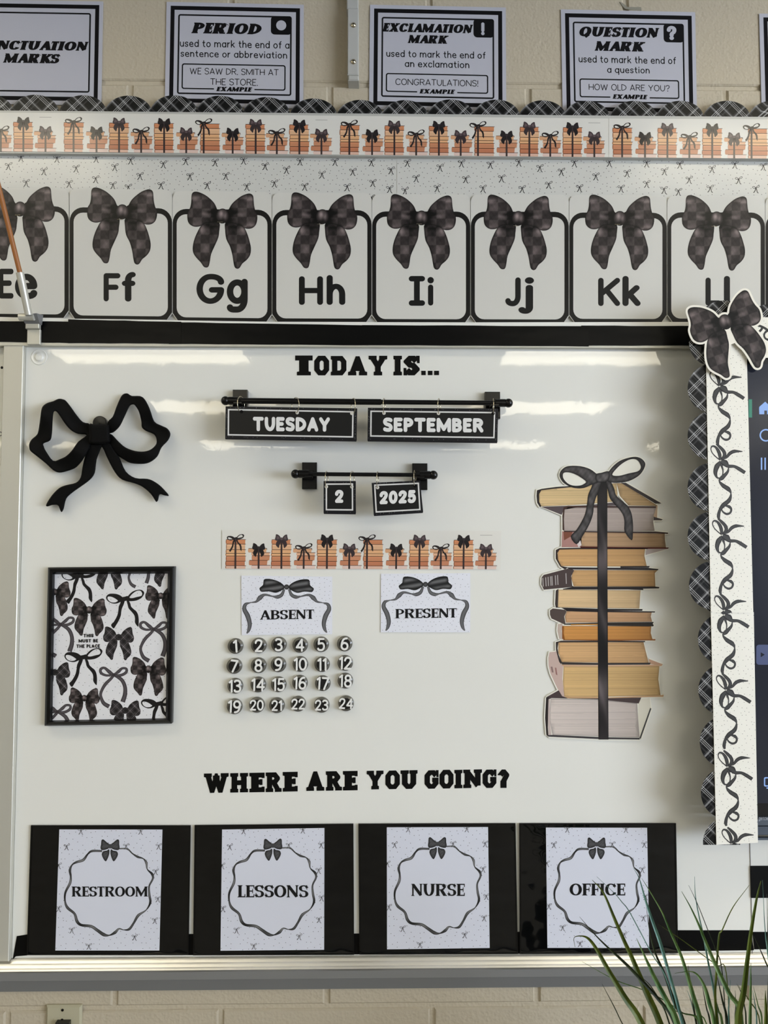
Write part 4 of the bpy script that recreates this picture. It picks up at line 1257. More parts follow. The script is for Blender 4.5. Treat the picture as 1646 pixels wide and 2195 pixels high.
for wd, its in (('WHERE', [('W', 437, 490, 1658.3, 1700), ('H', 493.5, 531.5, 1657.5, 1699), ('E', 534.5, 567, 1656.8, 1698.5), ('R', 569.5, 603.5, 1656, 1698), ('E', 606, 638, 1655, 1697)]),
                ('ARE', [('A', 656.5, 695, 1654, 1695.5), ('R', 698.5, 733, 1653.5, 1695), ('E', 735, 766.5, 1653, 1694.5)]),
                ('YOU', [('Y', 786, 822, 1652.5, 1692.5), ('O', 826, 857, 1652, 1692), ('U', 858.5, 895, 1651.5, 1691.5)]),
                ('GOING', [('G', 910, 940, 1651.5, 1691), ('O', 942, 972, 1650.5, 1690.5), ('I', 974, 991, 1650.5, 1690), ('N', 993, 1033, 1650, 1689.5), ('G', 1034.5, 1064, 1650, 1689.3)])):
    for i, (ch, x0, x1, yt, yb) in enumerate(its):
        vinyl(ch, x0, x1, yt, yb, f'black block letter {ch}, {ordn[i]} letter of the word {wd} on the board', g2, -.02)
vinyl('?', 1067, 1091.5, 1649.5, 1689, 'black block question mark ending WHERE ARE YOU GOING', g2)

# ------------------------------------------------------------------ black clay bow
def cb(pts): return np.asarray(pts, float)/3.919+np.array([40, 740])
bow = thing('sculpted_bow', 'large matte black sculpted ribbon bow stuck on the left of the whiteboard', 'bow', P(214, 960, -0.04))
def puffy(name, pts, holes, y0, h, material, parent, dmax=3.2, grid=2.2, yfn=None, smooth=3):
    q = smooth_closed(pts, smooth); hs = [smooth_closed(a, smooth) for a in holes]
    V, T = fill([q], hs, (grid, grid), margin=.3)
    d = np.clip(bdist(V, [q]+hs)/dmax, 0, 1)
    off = h*np.sqrt(np.clip(1-(1-d)**2, 0, 1))
    yc = np.full(len(V), y0) if yfn is None else yfn(V)
    f = P(V[:, 0], V[:, 1], yc-off); b_ = P(V[:, 0], V[:, 1], yc+off*.8)
    bd = bdist(V, [q]+hs) < 1e-4
    n = len(V); idx = np.where(bd, np.arange(n), np.arange(n)+n)
    F = [tuple(t_) for t_ in T]+[tuple(int(idx[k_]) for k_ in reversed(list(t_))) for t_ in T]
    o = obj(name, np.concatenate([f, b_]), F, material, parent, smooth=True)
    return o
loopL = cb([(600,665),(540,645),(490,590),(440,520),(400,470),(375,455),(335,450),(290,470),(240,485),(205,510),(190,545),(180,620),(165,720),(150,755),(110,790),(90,825),(88,860),(100,890),(150,930),(230,995),(290,1050),(340,1070),(400,1060),(470,1035),(510,1000),(550,945),(610,830),(612,750)])
holeL = cb([(570,755),(500,745),(440,715),(390,660),(350,600),(320,560),(300,555),(290,580),(285,650),(280,740),(265,800),(210,825),(212,850),(230,890),(290,970),(350,955),(400,930),(450,880),(500,810)])
loopR = cb([(745,650),(790,600),(820,520),(855,440),(880,410),(915,405),(950,425),(1020,427),(1060,455),(1100,530),(1140,640),(1200,675),(1250,700),(1275,745),(1255,800),(1200,860),(1165,935),(1100,985),(1030,998),(940,990),(880,960),(820,915),(765,840),(740,760)])
holeR = cb([(765,742),(800,730),(850,680),(890,600),(930,515),(960,498),(980,510),(1010,560),(1030,640),(1035,690),(1070,720),(1130,745),(1155,780),(1155,830),(1110,875),(1050,893),(980,888),(900,860),(840,810),(790,755)])
wav = lambda V: -0.032-0.008*np.sin((V[:, 0]-V[:, 1])*.045)-0.004*np.sin(V[:, 1]*.08)
puffy('left_loop', loopL, [holeL], 0, .0065, 'black_foam', bow, yfn=wav)
puffy('right_loop', loopR, [holeR], 0, .0065, 'black_foam', bow, yfn=wav)
tw = lambda V: -0.030+0.008*np.clip((V[:, 1]-960)/120, 0, 1)
puffy('left_tail', cb([(600,830),(700,830),(690,870),(655,960),(640,1070),(600,1130),(520,1190),(450,1240),(400,1290),(380,1370),(362,1402),(348,1385),(330,1345),(285,1342),(240,1355),(232,1335),(280,1260),(340,1200),(400,1175),(480,1155),(520,1110),(535,1030),(555,940),(590,850)]), [], 0, .006, 'black_foam', bow, yfn=tw)
puffy('right_tail', cb([(690,830),(760,815),(800,870),(850,950),(900,1060),(980,1115),(1080,1122),(1140,1145),(1200,1190),(1262,1262),(1225,1262),(1185,1253),(1172,1300),(1160,1316),(1148,1308),(1110,1250),(1040,1190),(970,1160),(870,1130),(810,1070),(750,960),(715,880)]), [], 0, .006, 'black_foam', bow, yfn=tw)
puffy('center_knot', cb([(592,664),(640,664),(700,665),(757,664),(764,700),(765,760),(767,818),(700,832),(602,828),(594,760)]), [], -.038, .011, 'black_foam', bow, dmax=7)
MB().lathe(P(217.5, 908, YB), [(.0135, .0), (.0135, .010), (.0125, .011), (.0003, .0115)], 24).build('magnet_back', 'black_plastic', bow, False)

# ------------------------------------------------------------------ calendar rods
def rod(label, xb0, xb1, yb0, yb1, th_px, brk, extra):
    yr = -0.050
    a_, b_ = P(xb0, yb0, yr), P(xb1, yb1, yr)
    t = thing('curtain_rod', label, 'rod', (a_+b_)/2, 'magnetic rods carrying the calendar cards')
    s_ = 1.0/F_PX*abs(CAM[1]-yr)
    r = th_px/2*s_
    o = MB().tube([a_, b_], r*.92, 18).build('rod_tube', 'black_plastic', t); shade_auto(o)
    if extra:
        o = MB().tube([a_, a_+(b_-a_)*extra], r*1.16, 18).build('outer_sleeve', 'black_plastic', t); shade_auto(o)
    for p_, sg in ((a_, -1), (b_, 1)):
        MB().sphere(p_+np.array([sg*.006, 0, 0]), .0088).build('ball_finial', 'black_plastic', t, True)
        o = MB().tube([p_+np.array([0, 0, 0]), p_-np.array([sg*.020, 0, 0])], .0078, 18).build('end_collar', 'black_plastic', t); shade_auto(o)
    for (x0, y0, x1, y1) in brk:
        m = boxpx(MB(), x0, y0, x1, y1, -0.026, YB, .0015)
        m.build('magnet_bracket', 'black_plastic', t)
        cx = PX((x0+x1)/2, (y0+y1)/2, -.03); zc_ = a_[2]+(b_[2]-a_[2])*((x0+x1)/2-xb0)/(xb1-xb0)
        MB().box((cx-.008, -.058, zc_-.0075), (cx+.008, -.025, zc_-.003), .001).box((cx-.008, -.034, zc_-.008), (cx+.008, -.024, zc_+.009), .001).build('rod_cradle', 'black_plastic', t)
    return yr, a_, b_
rod('long black curtain rod with ball ends holding the TUESDAY and SEPTEMBER cards', 490, 1083, 859, 864, 11.2, [(498, 835, 530, 889), (1040, 839.5, 1072, 897)], .55)
rod('short black curtain rod with ball ends holding the 2 and 2025 cards', 640, 922, 1016, 1018.3, 9.6, [(647, 991, 679, 1048), (884, 993, 916, 1050)], 0)

def hang_card(label, q, fr, txt, tx0, tx1, tyb, cap, holes, seed, slope=0.0, back=2):
    """q corners, fr inner white frame corners, holes [(x, y, white?)]"""
    y = -0.0585
    c = P((q[0][0]+q[1][0])/2, q[0][1], y)
    t = thing('calendar_card', label, 'card', c, 'black calendar cards hanging from the rods')
    q = np.array(q, float)
    panel('card_sheet', q, y, .0007, (22, 22, 26), 'print_satin', t)
    for k_ in range(back):
        q2 = q+np.array([(.6, .8), (-.3+1.0*k_, .8), (-.6, 1.2+.9*k_), (.6, 1.0+.8*k_)])
        panel('card_behind', q2, y+.0012+.0011*k_, .0006, (30, 30, 34), 'print_satin', t)
    a = Art(y); fr = np.array(fr, float)
    T_ = bil(fr, fr[1][0]-fr[0][0], fr[3][1]-fr[0][1]); w_, h_ = fr[1][0]-fr[0][0], fr[3][1]-fr[0][1]
    a.T = T_
    a.frame(0, 0, w_, h_, 3.0, (214, 214, 212), 0, 1)
    a.poly([(3, 3), (w_-3, 3), (w_-3, h_-3), (3, h_-3)], (24, 24, 24), 1)
    a.T = lambda p: p
    rnd = random.Random(seed)
    for k_ in range(int(len(range(int(q[0][0]), int(q[1][0]), 9))*2)):
        u = rnd.random()
        e = rnd.choice((0, 1, 2, 3)) if w_ < 90 else rnd.choice((0, 0, 0, 2, 2, 2, 1, 3))
        A_, B_ = (q[e]+fr[e])/2, (q[(e+1) % 4]+fr[(e+1) % 4])/2
        p_ = A_+(B_-A_)*u+np.array([rnd.uniform(-1, 1), rnd.uniform(-1, 1)])*1.4
        a.dot(p_[0], p_[1], .45, (170, 170, 175), 1.5, 5)
    a.build('printed_frame', 'print_satin', t)
    a = Art(y); text(a, txt, tx0, tx1, tyb, cap, 'bubble', (222, 222, 220), 2.5, slope)
    a.build('lettering', 'print_matte', t)
    hm = Art(y)
    for (hx, hy, wh_) in holes: hm.dot(hx, hy, 3.7, (208, 206, 198) if wh_ else (6, 6, 7), 3, 16)
    hm.build('punched_holes', 'print_matte', t)
    return y
hang_card('long black card reading TUESDAY in white bubble letters', [(483.5, 871), (765, 875.3), (764.5, 944.5), (482.5, 940)], [(488.3, 876.5), (758, 881.3), (757, 938), (487.8, 933.5)], 'TUESDAY', 542, 707, 924, 30.5, [(517.5, 882.5, 0), (637, 884.5, 1), (754, 886, 1)], 1, 1.2)
hang_card('long black card reading SEPTEMBER in white bubble letters', [(788.5, 874), (1067.5, 876), (1066, 948), (787.5, 944.5)], [(793.8, 880), (1061.5, 883), (1060, 939.5), (793.2, 936)], 'SEPTEMBER', 821, 1036, 925.5, 30.5, [(823, 885.5, 1), (939.8, 886, 1), (1056.7, 886.5, 0)], 2, 1.6)
hang_card('small square black card with a white 2', [(693.5, 1031), (762, 1031), (763, 1100.5), (693.5, 1100)], [(698, 1036.3), (756.8, 1036), (757, 1094.5), (698, 1094)], '2', 718, 736, 1078, 28, [(699.5, 1043.3, 1), (754, 1043.3, 1)], 3)
hang_card('small tilted black card reading 2025', [(796.5, 1035), (900, 1030), (907, 1097.5), (801, 1104.5)], [(801.5, 1038.5), (898, 1034.5), (901.5, 1093.5), (805, 1099)], '2025', 813.5, 891.5, 1081, 28, [(809.3, 1045, 1), (889.5, 1041.5, 0)], 4, -3)
def ring(label, x, y_top, y_bot, ang):
    yc = -0.0545
    c = P(x, (y_top+y_bot)/2, yc)
    s_ = abs(CAM[1]-yc)/F_PX
    R = (y_bot-y_top)/2*s_
    a_ = math.radians(ang)
    o = MB().torus(c, (math.sin(a_), math.cos(a_), 0), (0, 0, 1), R, .00075, 32, 8).build('binder_ring', 'chrome', smooth=True)
    tag(o, label, 'ring', 'silver binder rings holding the calendar cards')
ring('silver ring through the left hole of the TUESDAY card', 516.5, 850, 884.5, 16)
ring('silver ring through the middle hole of the TUESDAY card, turned wide open', 633, 852, 887.5, -32)
ring('silver ring through the right hole of the TUESDAY card', 757, 853.5, 888.5, -16)
ring('silver ring through the left hole of the SEPTEMBER card', 823.5, 853.5, 888, 8)
ring('silver ring through the middle hole of the SEPTEMBER card', 941, 854, 888.5, 14)
ring('silver ring through the right hole of the SEPTEMBER card', 1057, 854.5, 889, 6)
ring('silver ring through the left hole of the small 2 card', 700, 1010, 1046, 6)
ring('silver ring through the right hole of the small 2 card', 755, 1010, 1046, 12)
ring('silver ring through the left hole of the 2025 card', 809.3, 1010.5, 1047, 6)
ring('silver ring through the right hole of the 2025 card', 889, 1008, 1043.5, 10)

# ------------------------------------------------------------------ papers on the board
strip([(476, 1136.3), (1074, 1138), (1073, 1220.3), (475.5, 1219)], YB-.0016, 'paper strip of ribbon-tied book stacks on the whiteboard above ABSENT and PRESENT', None, 11, 'print_satin', 'paper strip')
YA = YB-0.0016
def ribbon_card(q, word, wx0, wx1, wy, cap, label):
    c = P((q[0][0]+q[1][0])/2, q[2][1], YA)
    t = thing('attendance_label', label, 'card', c)
    panel('paper', q, YA, .0008, (226, 228, 236), 'print_matte', t)
    base = bil(q, 947/4.84, 610/4.84)
    a = Art(YA); a.T = lambda p: base(np.stack([(p[:, 0]-275)/4.84, (p[:, 1]-555)/4.84], 1))
    for sg in (0, 1):
        f_ = (lambda p: p) if sg == 0 else (lambda p: [(747*2-x, y) for x, y in p])
        a.poly(f_([(722,655),(680,620),(620,595),(560,585),(515,590),(505,620),(500,650),(465,680),(470,705),(490,720),(560,715),(620,728),(660,722),(722,685)]), (70, 70, 72), 2, smooth=3, grid=(14, 9),
               fn=lambda V, c_, d: (lambda v: np.stack([v, v, v*1.01], 1))(np.clip(30+70*np.clip(d/28, 0, 1)*(0.6+.5*np.sin(V[:, 1]*.09+V[:, 0]*.015)), 26, 140)))
        a.ribbon(f_([(722,690),(695,750),(650,772),(600,766),(520,750),(470,780),(430,820),(370,832),(318,850),(305,900),(340,970),(360,1050),(350,1110),(328,1148)]), [22,36,38,14,24,48,22,8,34,44,50,44,34,12], (36, 36, 38), (104, 104, 106), 1.5, climb=.4)
    a.poly(disc((747, 668), 27, 16), (70, 70, 70), 4, grid=(10, 10), fn=dark_fn(45, 95, (1, 1, 1), 16))
    a.build('printed_ribbon', 'print_matte', t)
    a = Art(YA); a.T = base; dots(a, 0, 0, 195, 126, 10.5, .72, len(word)*7+1, (92, 92, 96)); a.build('printed_dots', 'print_matte', t)['kind'] = 'stuff'
    a = Art(YA); text(a, word, wx0, wx1, wy, cap, 'serif', (24, 24, 25), 5.5, -1.8); a.build('lettering', 'print_matte', t)
ribbon_card([(517, 1234), (712, 1236), (712, 1359.5), (518, 1361.5)], 'ABSENT', 557, 673, 1328.3, 20, 'white dotted card reading ABSENT under a grey ribbon bow')
ribbon_card([(816.5, 1230), (1008, 1228.5), (1007.5, 1355.5), (816, 1355.5)], 'PRESENT', 847, 979, 1325.5, 20, 'white dotted card reading PRESENT under a grey ribbon bow')

# numbered magnets
mat('magnet_side', (92, 90, 82), 0.12, spec=0.6)
mat('magnet_face', (26, 25, 24), 0.25)
mat('magnet_white', (232, 232, 228), 0.4)
MG = [(175,182),(433,175),(655,165),(890,170),(1122,163),(1382,155),(162,402),(431,395),(650,385),(892,380),(1132,383),(1388,368),(172,622),(427,607),(652,605),(888,588),(1140,593),(1390,565),(165,848),(412,832),(633,836),(868,820),(1128,832),(1398,815)]
tilt = [-6, 0, 0, 0, 0, 6, 10, 0, 8, 0, 0, 3, 0, 3, 0, 3, 6, 2, 4, 0, 0, 0, 0, 4]
rownm = ['top', 'second', 'third', 'bottom']
NW = 'one two three four five six seven eight nine ten eleven twelve thirteen fourteen fifteen sixteen seventeen eighteen nineteen twenty twenty-one twenty-two twenty-three twenty-four'.split()
YM = YB-0.009
for i, (mx, my) in enumerate(MG):
    n_ = i+1; px_, py_ = 470+mx/5.144, 1350+my/5.144
    c = P(px_, py_, YM); c = np.array([c[0], YB, c[2]])
    t = thing('number_magnet', f'round black magnet with white number {NW[i]}, {rownm[i//6]} row', 'magnet', c, 'round magnets numbered 1 to 24')
    MB().lathe(c, [(.0146, .0002), (.0150, .0012), (.0150, .0060), (.0142, .0080), (.0122, .0088), (.0105, .0090)], 32).build('magnet_body', 'magnet_side', t, True)
    MB().lathe(c, [(.0106, .0080), (.0106, .0093)], 28).build('black_face', 'magnet_face', t)
    s_ = str(n_); lay, w_ = text_layout(s_, 'magnet', gap=.10)
    cap = 28.0 if n_ < 20 else 23.0
    wpx = w_*cap*(.92 if n_ > 9 else .95)
    polysV = []; polysT = []; n0 = 0
    for ch, x, V, T in lay:
        q = np.stack([-wpx/2+(x+V[:, 0])*wpx/w_, cap/2-V[:, 1]*cap], 1)
        polysV.append(q); polysT += [tuple(int(k_)+n0 for k_ in f_) for f_ in T]; n0 += len(q)
    q = np.concatenate(polysV)
    T_ = sim(px_, py_, 1.0, -tilt[i]*.6 if n_ not in (10,) else 0)
    slab('white_number', T_(q), polysT, YM-.0014, .0012, 'magnet_white', t)

# ------------------------------------------------------------------ tall book stack cut-out
YK = YB-0.0022
def k1(pts): return np.asarray(pts, float)/4.841+np.array([1120, 960])
def k2(pts): return np.asarray(pts, float)/4.841+np.array([1120, 1270])
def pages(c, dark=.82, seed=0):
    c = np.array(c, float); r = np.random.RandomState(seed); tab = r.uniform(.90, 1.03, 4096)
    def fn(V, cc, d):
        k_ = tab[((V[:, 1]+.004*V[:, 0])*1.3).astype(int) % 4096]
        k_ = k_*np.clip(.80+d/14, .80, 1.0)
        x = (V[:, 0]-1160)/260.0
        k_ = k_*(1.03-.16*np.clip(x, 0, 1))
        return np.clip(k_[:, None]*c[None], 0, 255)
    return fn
BK = []
def bkp(pts, col, layer, fn=None, grid=None, sm=0): BK.append((np.asarray(pts, float), col, layer, fn, grid, sm))
G_ = (9, .8)
DK = (44, 38, 38)
def pg(pts, col, seed, layer=2): bkp(pts, col, layer, pages(col, seed=seed), G_)
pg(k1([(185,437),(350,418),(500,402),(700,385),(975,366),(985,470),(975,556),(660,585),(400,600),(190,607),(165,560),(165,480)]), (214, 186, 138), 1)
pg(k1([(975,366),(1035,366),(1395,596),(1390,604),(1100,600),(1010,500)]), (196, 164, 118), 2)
bkp(k1([(150,440),(200,425),(350,405),(500,395),(500,408),(350,422),(195,440),(172,480),(172,560),(195,607),(180,615),(152,570),(145,500)]), DK, 3)
bkp(k1([(1020,362),(1070,362),(1440,575),(1380,580)]), (62, 56, 56), 3)
bkp(k1([(190,610),(400,604),(660,596),(1000,560),(1100,600),(660,604),(430,640),(405,695)]), (86, 76, 78), 2)
bkp(k1([(1380,600),(1400,595),(1395,750),(1360,735),(1355,700)]), (176, 150, 124), 1)
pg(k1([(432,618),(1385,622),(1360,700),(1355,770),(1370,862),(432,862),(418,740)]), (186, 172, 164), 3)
bkp(k1([(425,618),(470,600),(1385,606),(1385,622),(470,618),(436,640),(428,740),(432,862),(415,850),(414,700)]), (66, 46, 40), 4)
bkp(k1([(1360,715),(1455,742),(1440,752),(1358,752)]), (70, 62, 62), 4)
bkp(k1([(410,866),(610,866),(612,1030),(405,1032)]), (170, 128, 120), 2)
bkp(k1([(425,870),(520,868),(500,920),(430,960)]), (122, 74, 58), 3)
bkp(k1([(560,985),(600,960),(612,1010),(580,1030)]), (214, 206, 204), 3)
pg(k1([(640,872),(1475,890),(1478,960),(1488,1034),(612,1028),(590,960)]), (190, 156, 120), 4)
bkp(k1([(430,862),(1380,868),(1510,880),(1508,892),(1380,886),(430,872)]), (52, 34, 34), 4)
bkp(k1([(600,1022),(1000,1030),(1518,1034),(1510,1046),(1290,1048),(600,1040)]), (84, 34, 30), 4)
bkp(k1([(1285,1046),(1510,1046),(1275,1112)]), (172, 160, 156), 2)
pg(k1([(368,1048),(1272,1046),(1264,1120),(1290,1234),(400,1228),(360,1150)]), (210, 166, 112), 5)
bkp(k1([(345,1060),(385,1040),(600,1036),(1300,1040),(1298,1050),(600,1050),(385,1056),(362,1090),(368,1160),(400,1226),(470,1240),(440,1262),(390,1230),(345,1150)]), (52, 42, 40), 4)
bkp(k1([(1015,1228),(1320,1226),(1310,1244),(1015,1244)]), DK, 4)
bkp(k1([(450,1240),(1300,1246),(1410,1258),(1405,1270),(1300,1268),(500,1262)]), DK, 4)
bkp(k1([(198,1345),(220,1318),(495,1246),(535,1272),(505,1330),(515,1430),(535,1442),(220,1472),(196,1420)]), (76, 64, 62), 3)
for xx in (205, 235, 260, 285, 300, 335, 358, 445): bkp(k1([(xx, 1352-(xx-200)*.2), (xx+9, 1349-(xx-200)*.2), (xx+14, 1440-(xx-200)*.12), (xx+5, 1441-(xx-200)*.12)]), (176, 170, 166), 5)
pg(k1([(525,1268),(1400,1270),(1372,1300),(1378,1440),(530,1438),(505,1350)]), (206, 164, 112), 6)
bkp(k1([(420,1462),(535,1440),(1380,1440),(1420,1444),(1415,1458),(1250,1462),(1255,1476),(1100,1470),(420,1470)]), DK, 4)
pg(np.concatenate([k1([(365,1470),(1225,1478)]), k2([(1222,0),(1212,168),(362,155)])]), (226, 194, 148), 7)
bkp(np.concatenate([k1([(345,1480),(372,1462),(372,1490)]), k2([(366,150),(400,158),(345,158),(338,120)])]), (62, 54, 52), 4)
bkp(k2([(400,156),(780,168),(1245,172),(1242,190),(780,190),(440,180)]), DK, 4)
bkp(k2([(285,185),(315,165),(440,180),(455,200),(432,250),(445,318),(425,328),(300,270),(285,230)]), (82, 70, 66), 3)
pg(k2([(460,190),(1340,206),(1330,250),(1345,304),(450,314),(438,250)]), (206, 162, 120), 8)
bkp(k2([(440,176),(800,188),(1375,196),(1372,208),(800,204),(455,194)]), DK, 4)
bkp(k2([(430,322),(800,312),(1362,306),(1350,326),(1362,340),(1355,352),(900,346),(430,334)]), (46, 42, 38), 4)
bkp(k2([(500,330),(780,326),(780,338),(500,342)]), (196, 140, 70), 5)
bkp(k2([(366,330),(410,320),(420,350),(405,400),(415,490),(380,480),(362,400)]), (190, 172, 160), 2)
pg(k2([(425,346),(1335,350),(1330,420),(1350,492),(435,492),(418,420)]), (212, 150, 80), 9)
bkp(k2([(410,350),(428,345),(424,420),(440,496),(412,480)]), (140, 84, 34), 4)
bkp(k2([(420,488),(1380,484),(1376,498),(900,500),(420,496)]), (150, 96, 50), 4)
pg(k2([(372,514),(1255,516),(1280,620),(1312,738),(405,722),(370,620)]), (214, 172, 122), 10)
bkp(k2([(345,515),(400,500),(950,498),(1272,504),(1270,516),(900,514),(372,518),(362,580),(375,650),(408,722),(400,745),(380,720),(348,600)]), (56, 48, 46), 4)
bkp(k2([(400,722),(800,732),(1330,728),(1320,748),(800,752),(410,748)]), (60, 54, 52), 4)
bkp(k2([(268,680),(280,620),(350,612),(395,735),(420,765),(412,900),(435,1085),(405,1082),(345,960),(290,840),(270,760)]), (196, 172, 162), 2)
bkp(k2([(290,770),(310,770),(322,830),(304,830)]), (140, 116, 112), 3); bkp(k2([(335,780),(350,780),(362,860),(345,850)]), (150, 110, 104), 3)
bkp(k2([(1310,690),(1455,745),(1445,758),(1315,742)]), (186, 150, 124), 2)
pg(k2([(425,764),(1420,762),(1408,900),(1432,1068),(470,1092),(432,1080),(418,920)]), (216, 180, 124), 11)
bkp(k2([(400,748),(800,754),(1450,748),(1440,764),(800,768),(425,768)]), (196, 160, 128), 4)
bkp(k2([(430,1078),(900,1088),(1430,1066),(1465,1062),(1460,1082),(900,1098),(470,1100)]), (190, 154, 116), 4)
pg(k2([(290,1100),(780,1112),(1190,1150),(1198,1300),(1215,1505),(310,1478),(275,1300)]), (212, 200, 192), 12)
bkp(k2([(1200,1150),(1225,1100),(1318,1095),(1330,1200),(1218,1500),(1198,1300)]), (216, 212, 196), 1)
bkp(k2([(250,1085),(375,1015),(410,1075),(480,1100),(1232,1090),(1205,1152),(1000,1132),(780,1110),(300,1096),(272,1108)]), (74, 62, 62), 3)
bkp(k2([(245,1090),(270,1084),(266,1200),(262,1400),(268,1490),(248,1480),(234,1300)]), DK, 4)
bkp(k2([(270,1100),(284,1100),(280,1300),(300,1476),(270,1480),(262,1300)]), (196, 180, 174), 3)
bkp(k2([(250,1480),(310,1478),(800,1500),(1215,1508),(1215,1526),(800,1522),(270,1496)]), (64, 60, 62), 4)
bkp(k2([(1324,1196),(1336,1206),(1226,1520),(1212,1510)]), (70, 70, 68), 4)
BK_ORDER = [list(range(0, 6)), ]
st = thing('book_stack_cutout', 'tall die-cut paper stack of eleven old books tied with a black ribbon on the whiteboard', 'cutout', P(1290, 1587, YK))
allp = []
for pts, *_ in BK:
    c = pts.mean(0); d = pts-c; L = np.linalg.norm(d, axis=1)[:, None]
    # outward border of about 3 px
    n = len(pts); e = np.roll(pts, -1, 0)-np.roll(pts, 1, 0); nn = np.stack([e[:, 1], -e[:, 0]], 1); nn /= (np.linalg.norm(nn, axis=1)[:, None]+1e-9)
    ar = 0.5*np.sum(pts[:, 0]*np.roll(pts[:, 1], -1)-np.roll(pts[:, 0], -1)*pts[:, 1])
    if ar < 0: nn = -nn
    allp.append(pts+nn*2.6)
for kk in ('ll', 'lr', 'kn'):
    o_, h_ = LB[kk]; pts = smooth_closed(o_, 3)+np.array([1291.5, 1022]); e = np.roll(pts, -1, 0)-np.roll(pts, 1, 0); nn = np.stack([e[:, 1], -e[:, 0]], 1); nn /= (np.linalg.norm(nn, axis=1)[:, None]+1e-9)
    ar = 0.5*np.sum(pts[:, 0]*np.roll(pts[:, 1], -1)-np.roll(pts[:, 0], -1)*pts[:, 1])
    allp.append(pts+nn*2.4*(1 if ar > 0 else -1))
V, T = fill(allp)
slab('cut_paper', V, T, YK, .001, 'print_satin', st, (232, 230, 218))
a = Art(YK)
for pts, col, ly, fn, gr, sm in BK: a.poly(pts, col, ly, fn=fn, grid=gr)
a.build('printed_books', 'print_satin', st)
a = Art(YK)
rp = [k1([(828, 350)])[0], k1([(828, 800)])[0], k1([(829, 1300)])[0], k2([(832, 300)])[0], k2([(836, 900)])[0], k2([(840, 1526)])[0]]
def ribfn(V, c_, d):
    y = V[:, 1]; x = V[:, 0]-1291
    w_ = .5+.5*np.sin(y*.034+1.5)*np.cos(y*.0131); w2 = np.exp(-((x*.8-((y*.21) % 37-18))/5.0)**2)
    v = 24+62*np.clip(w_, 0, 1)**2+26*w2
    v = v*np.clip(.5+d/5, .5, 1)
    return np.stack([v*1.02, v*.94, v*.95], 1)
rq = [(p[0]-10.7, p[1]) for p in rp]+[(p[0]+10.7, p[1]) for p in rp[::-1]]
a.poly(rq, (40, 36, 36), 6, grid=(2.6, 3.0), fn=ribfn)
loop_bow(a, sim(1291.5, 1022), 7, 22, 92, (3, 3))
a.build('printed_ribbon', 'print_satin', st)

# ------------------------------------------------------------------ framed print of bows
fr_o = np.array([(103, 1216.5), (374, 1214), (368, 1551), (95.5, 1556)], float)
fr_i = np.array([(116.5, 1231), (359.5, 1229.5), (355, 1540), (111.5, 1544.5)], float)
yf = YB-0.016
pf_ = thing('framed_print', 'black framed poster of bows reading THIS MUST BE THE PLACE', 'framed poster', P(234, 1556, yf))
def prism_ring(o4, i4, yfo, yfi, yb_, name, material, parent):
    n = 4; A_ = P(o4[:, 0], o4[:, 1], yfo+.004); M1 = o4+(i4-o4)*.25; M2 = o4+(i4-o4)*.7
    B1 = P(M1[:, 0], M1[:, 1], yfo); B2 = P(M2[:, 0], M2[:, 1], yfo+.001); C_ = P(i4[:, 0], i4[:, 1], yfi); Z = A_.copy(); Z[:, 1] = yb_
    Z2 = C_.copy(); Z2[:, 1] = yb_
    V = np.concatenate([Z, A_, B1, B2, C_, Z2]); F = []
    for r in range(5):
        for i in range(4):
            j = (i+1) % 4; F.append((r*4+i, r*4+j, (r+1)*4+j, (r+1)*4+i))
    for i in range(4):
        j = (i+1) % 4; F.append((20+i, 20+j, j, i))
    return obj(name, V, F, material, parent)
prism_ring(fr_o, fr_i, yf, yf+.008, YB-.0003, 'frame', 'frame_black', pf_)
yp = YB-0.006
panel('paper', fr_i+np.array([(-1, -1), (1, -1), (1, 1), (-1, 1)]), yp, .0008, (226, 226, 228), 'print_gloss', pf_)
def k3(x, y): return 80+x/5.31, 1200+y/5.31
a = Art(yp, clip=fr_i); dots(a, 112, 1229, 360, 1545, 14.5, .8, 5, (50, 48, 48)); a.build('printed_dots', 'print_gloss', pf_)['kind'] = 'stuff'
for (x, y, s) in [(590, 570, .50), (235, 365, .46), (1405, 410, .44), (1265, 1245, .51), (535, 1575, .44)]:
    if (x, y) == (235, 365): x = 195
    a = Art(yp, clip=fr_i); big_bow(a, checker_fn, sim(*k3(x, y), s), 2, 3.2 if s > .45 else 3.6); a.build('printed_bow', 'print_gloss', pf_)
for (x, y, s) in [(925, 880, .44), (820, 75, .44), (200, 1280, .44), (1000, 1715, .44), (1470, 60, .42)]:
    a = Art(yp, clip=fr_i); big_bow(a, plaid_fn, sim(*k3(x, y), s), 2, 3.2); a.build('printed_bow', 'print_gloss', pf_)
for (x, y, s, m) in [(1000, 440, .445, 0), (480, 180, .42, 0), (525, 1105, .445, 0), (1385, 1635, .42, 0)]:
    a = Art(yp, clip=fr_i); loop_bow(a, sim(*k3(x, y), s), 2, 30, 88); a.build('printed_bow', 'print_gloss', pf_)
for (x, y, s) in [(1325, 790, 1.0), (265, 735, 1.0), (870, 1310, 1.0), (230, 1730, 1.0), (1160, 20, .8)]:
    a = Art(yp, clip=fr_i); curl_bow(a, sim(*k3(x, y), s, mirror=False), 2); a.build('printed_bow', 'print_gloss', pf_)
a = Art(yp)
for s_, x0, x1, yb_, cp in (('THIS', 524, 640, 884, 40), ('MUST BE', 470, 692, 942, 38), ('THE PLACE', 444, 714, 1004, 40)):
    p0, p1 = k3(x0, yb_), k3(x1, yb_)
    text(a, s_, p0[0], p1[0], p0[1], cp/5.31, 'caps', (16, 16, 16), 8, -.5)
a.build('lettering', 'print_gloss', pf_)

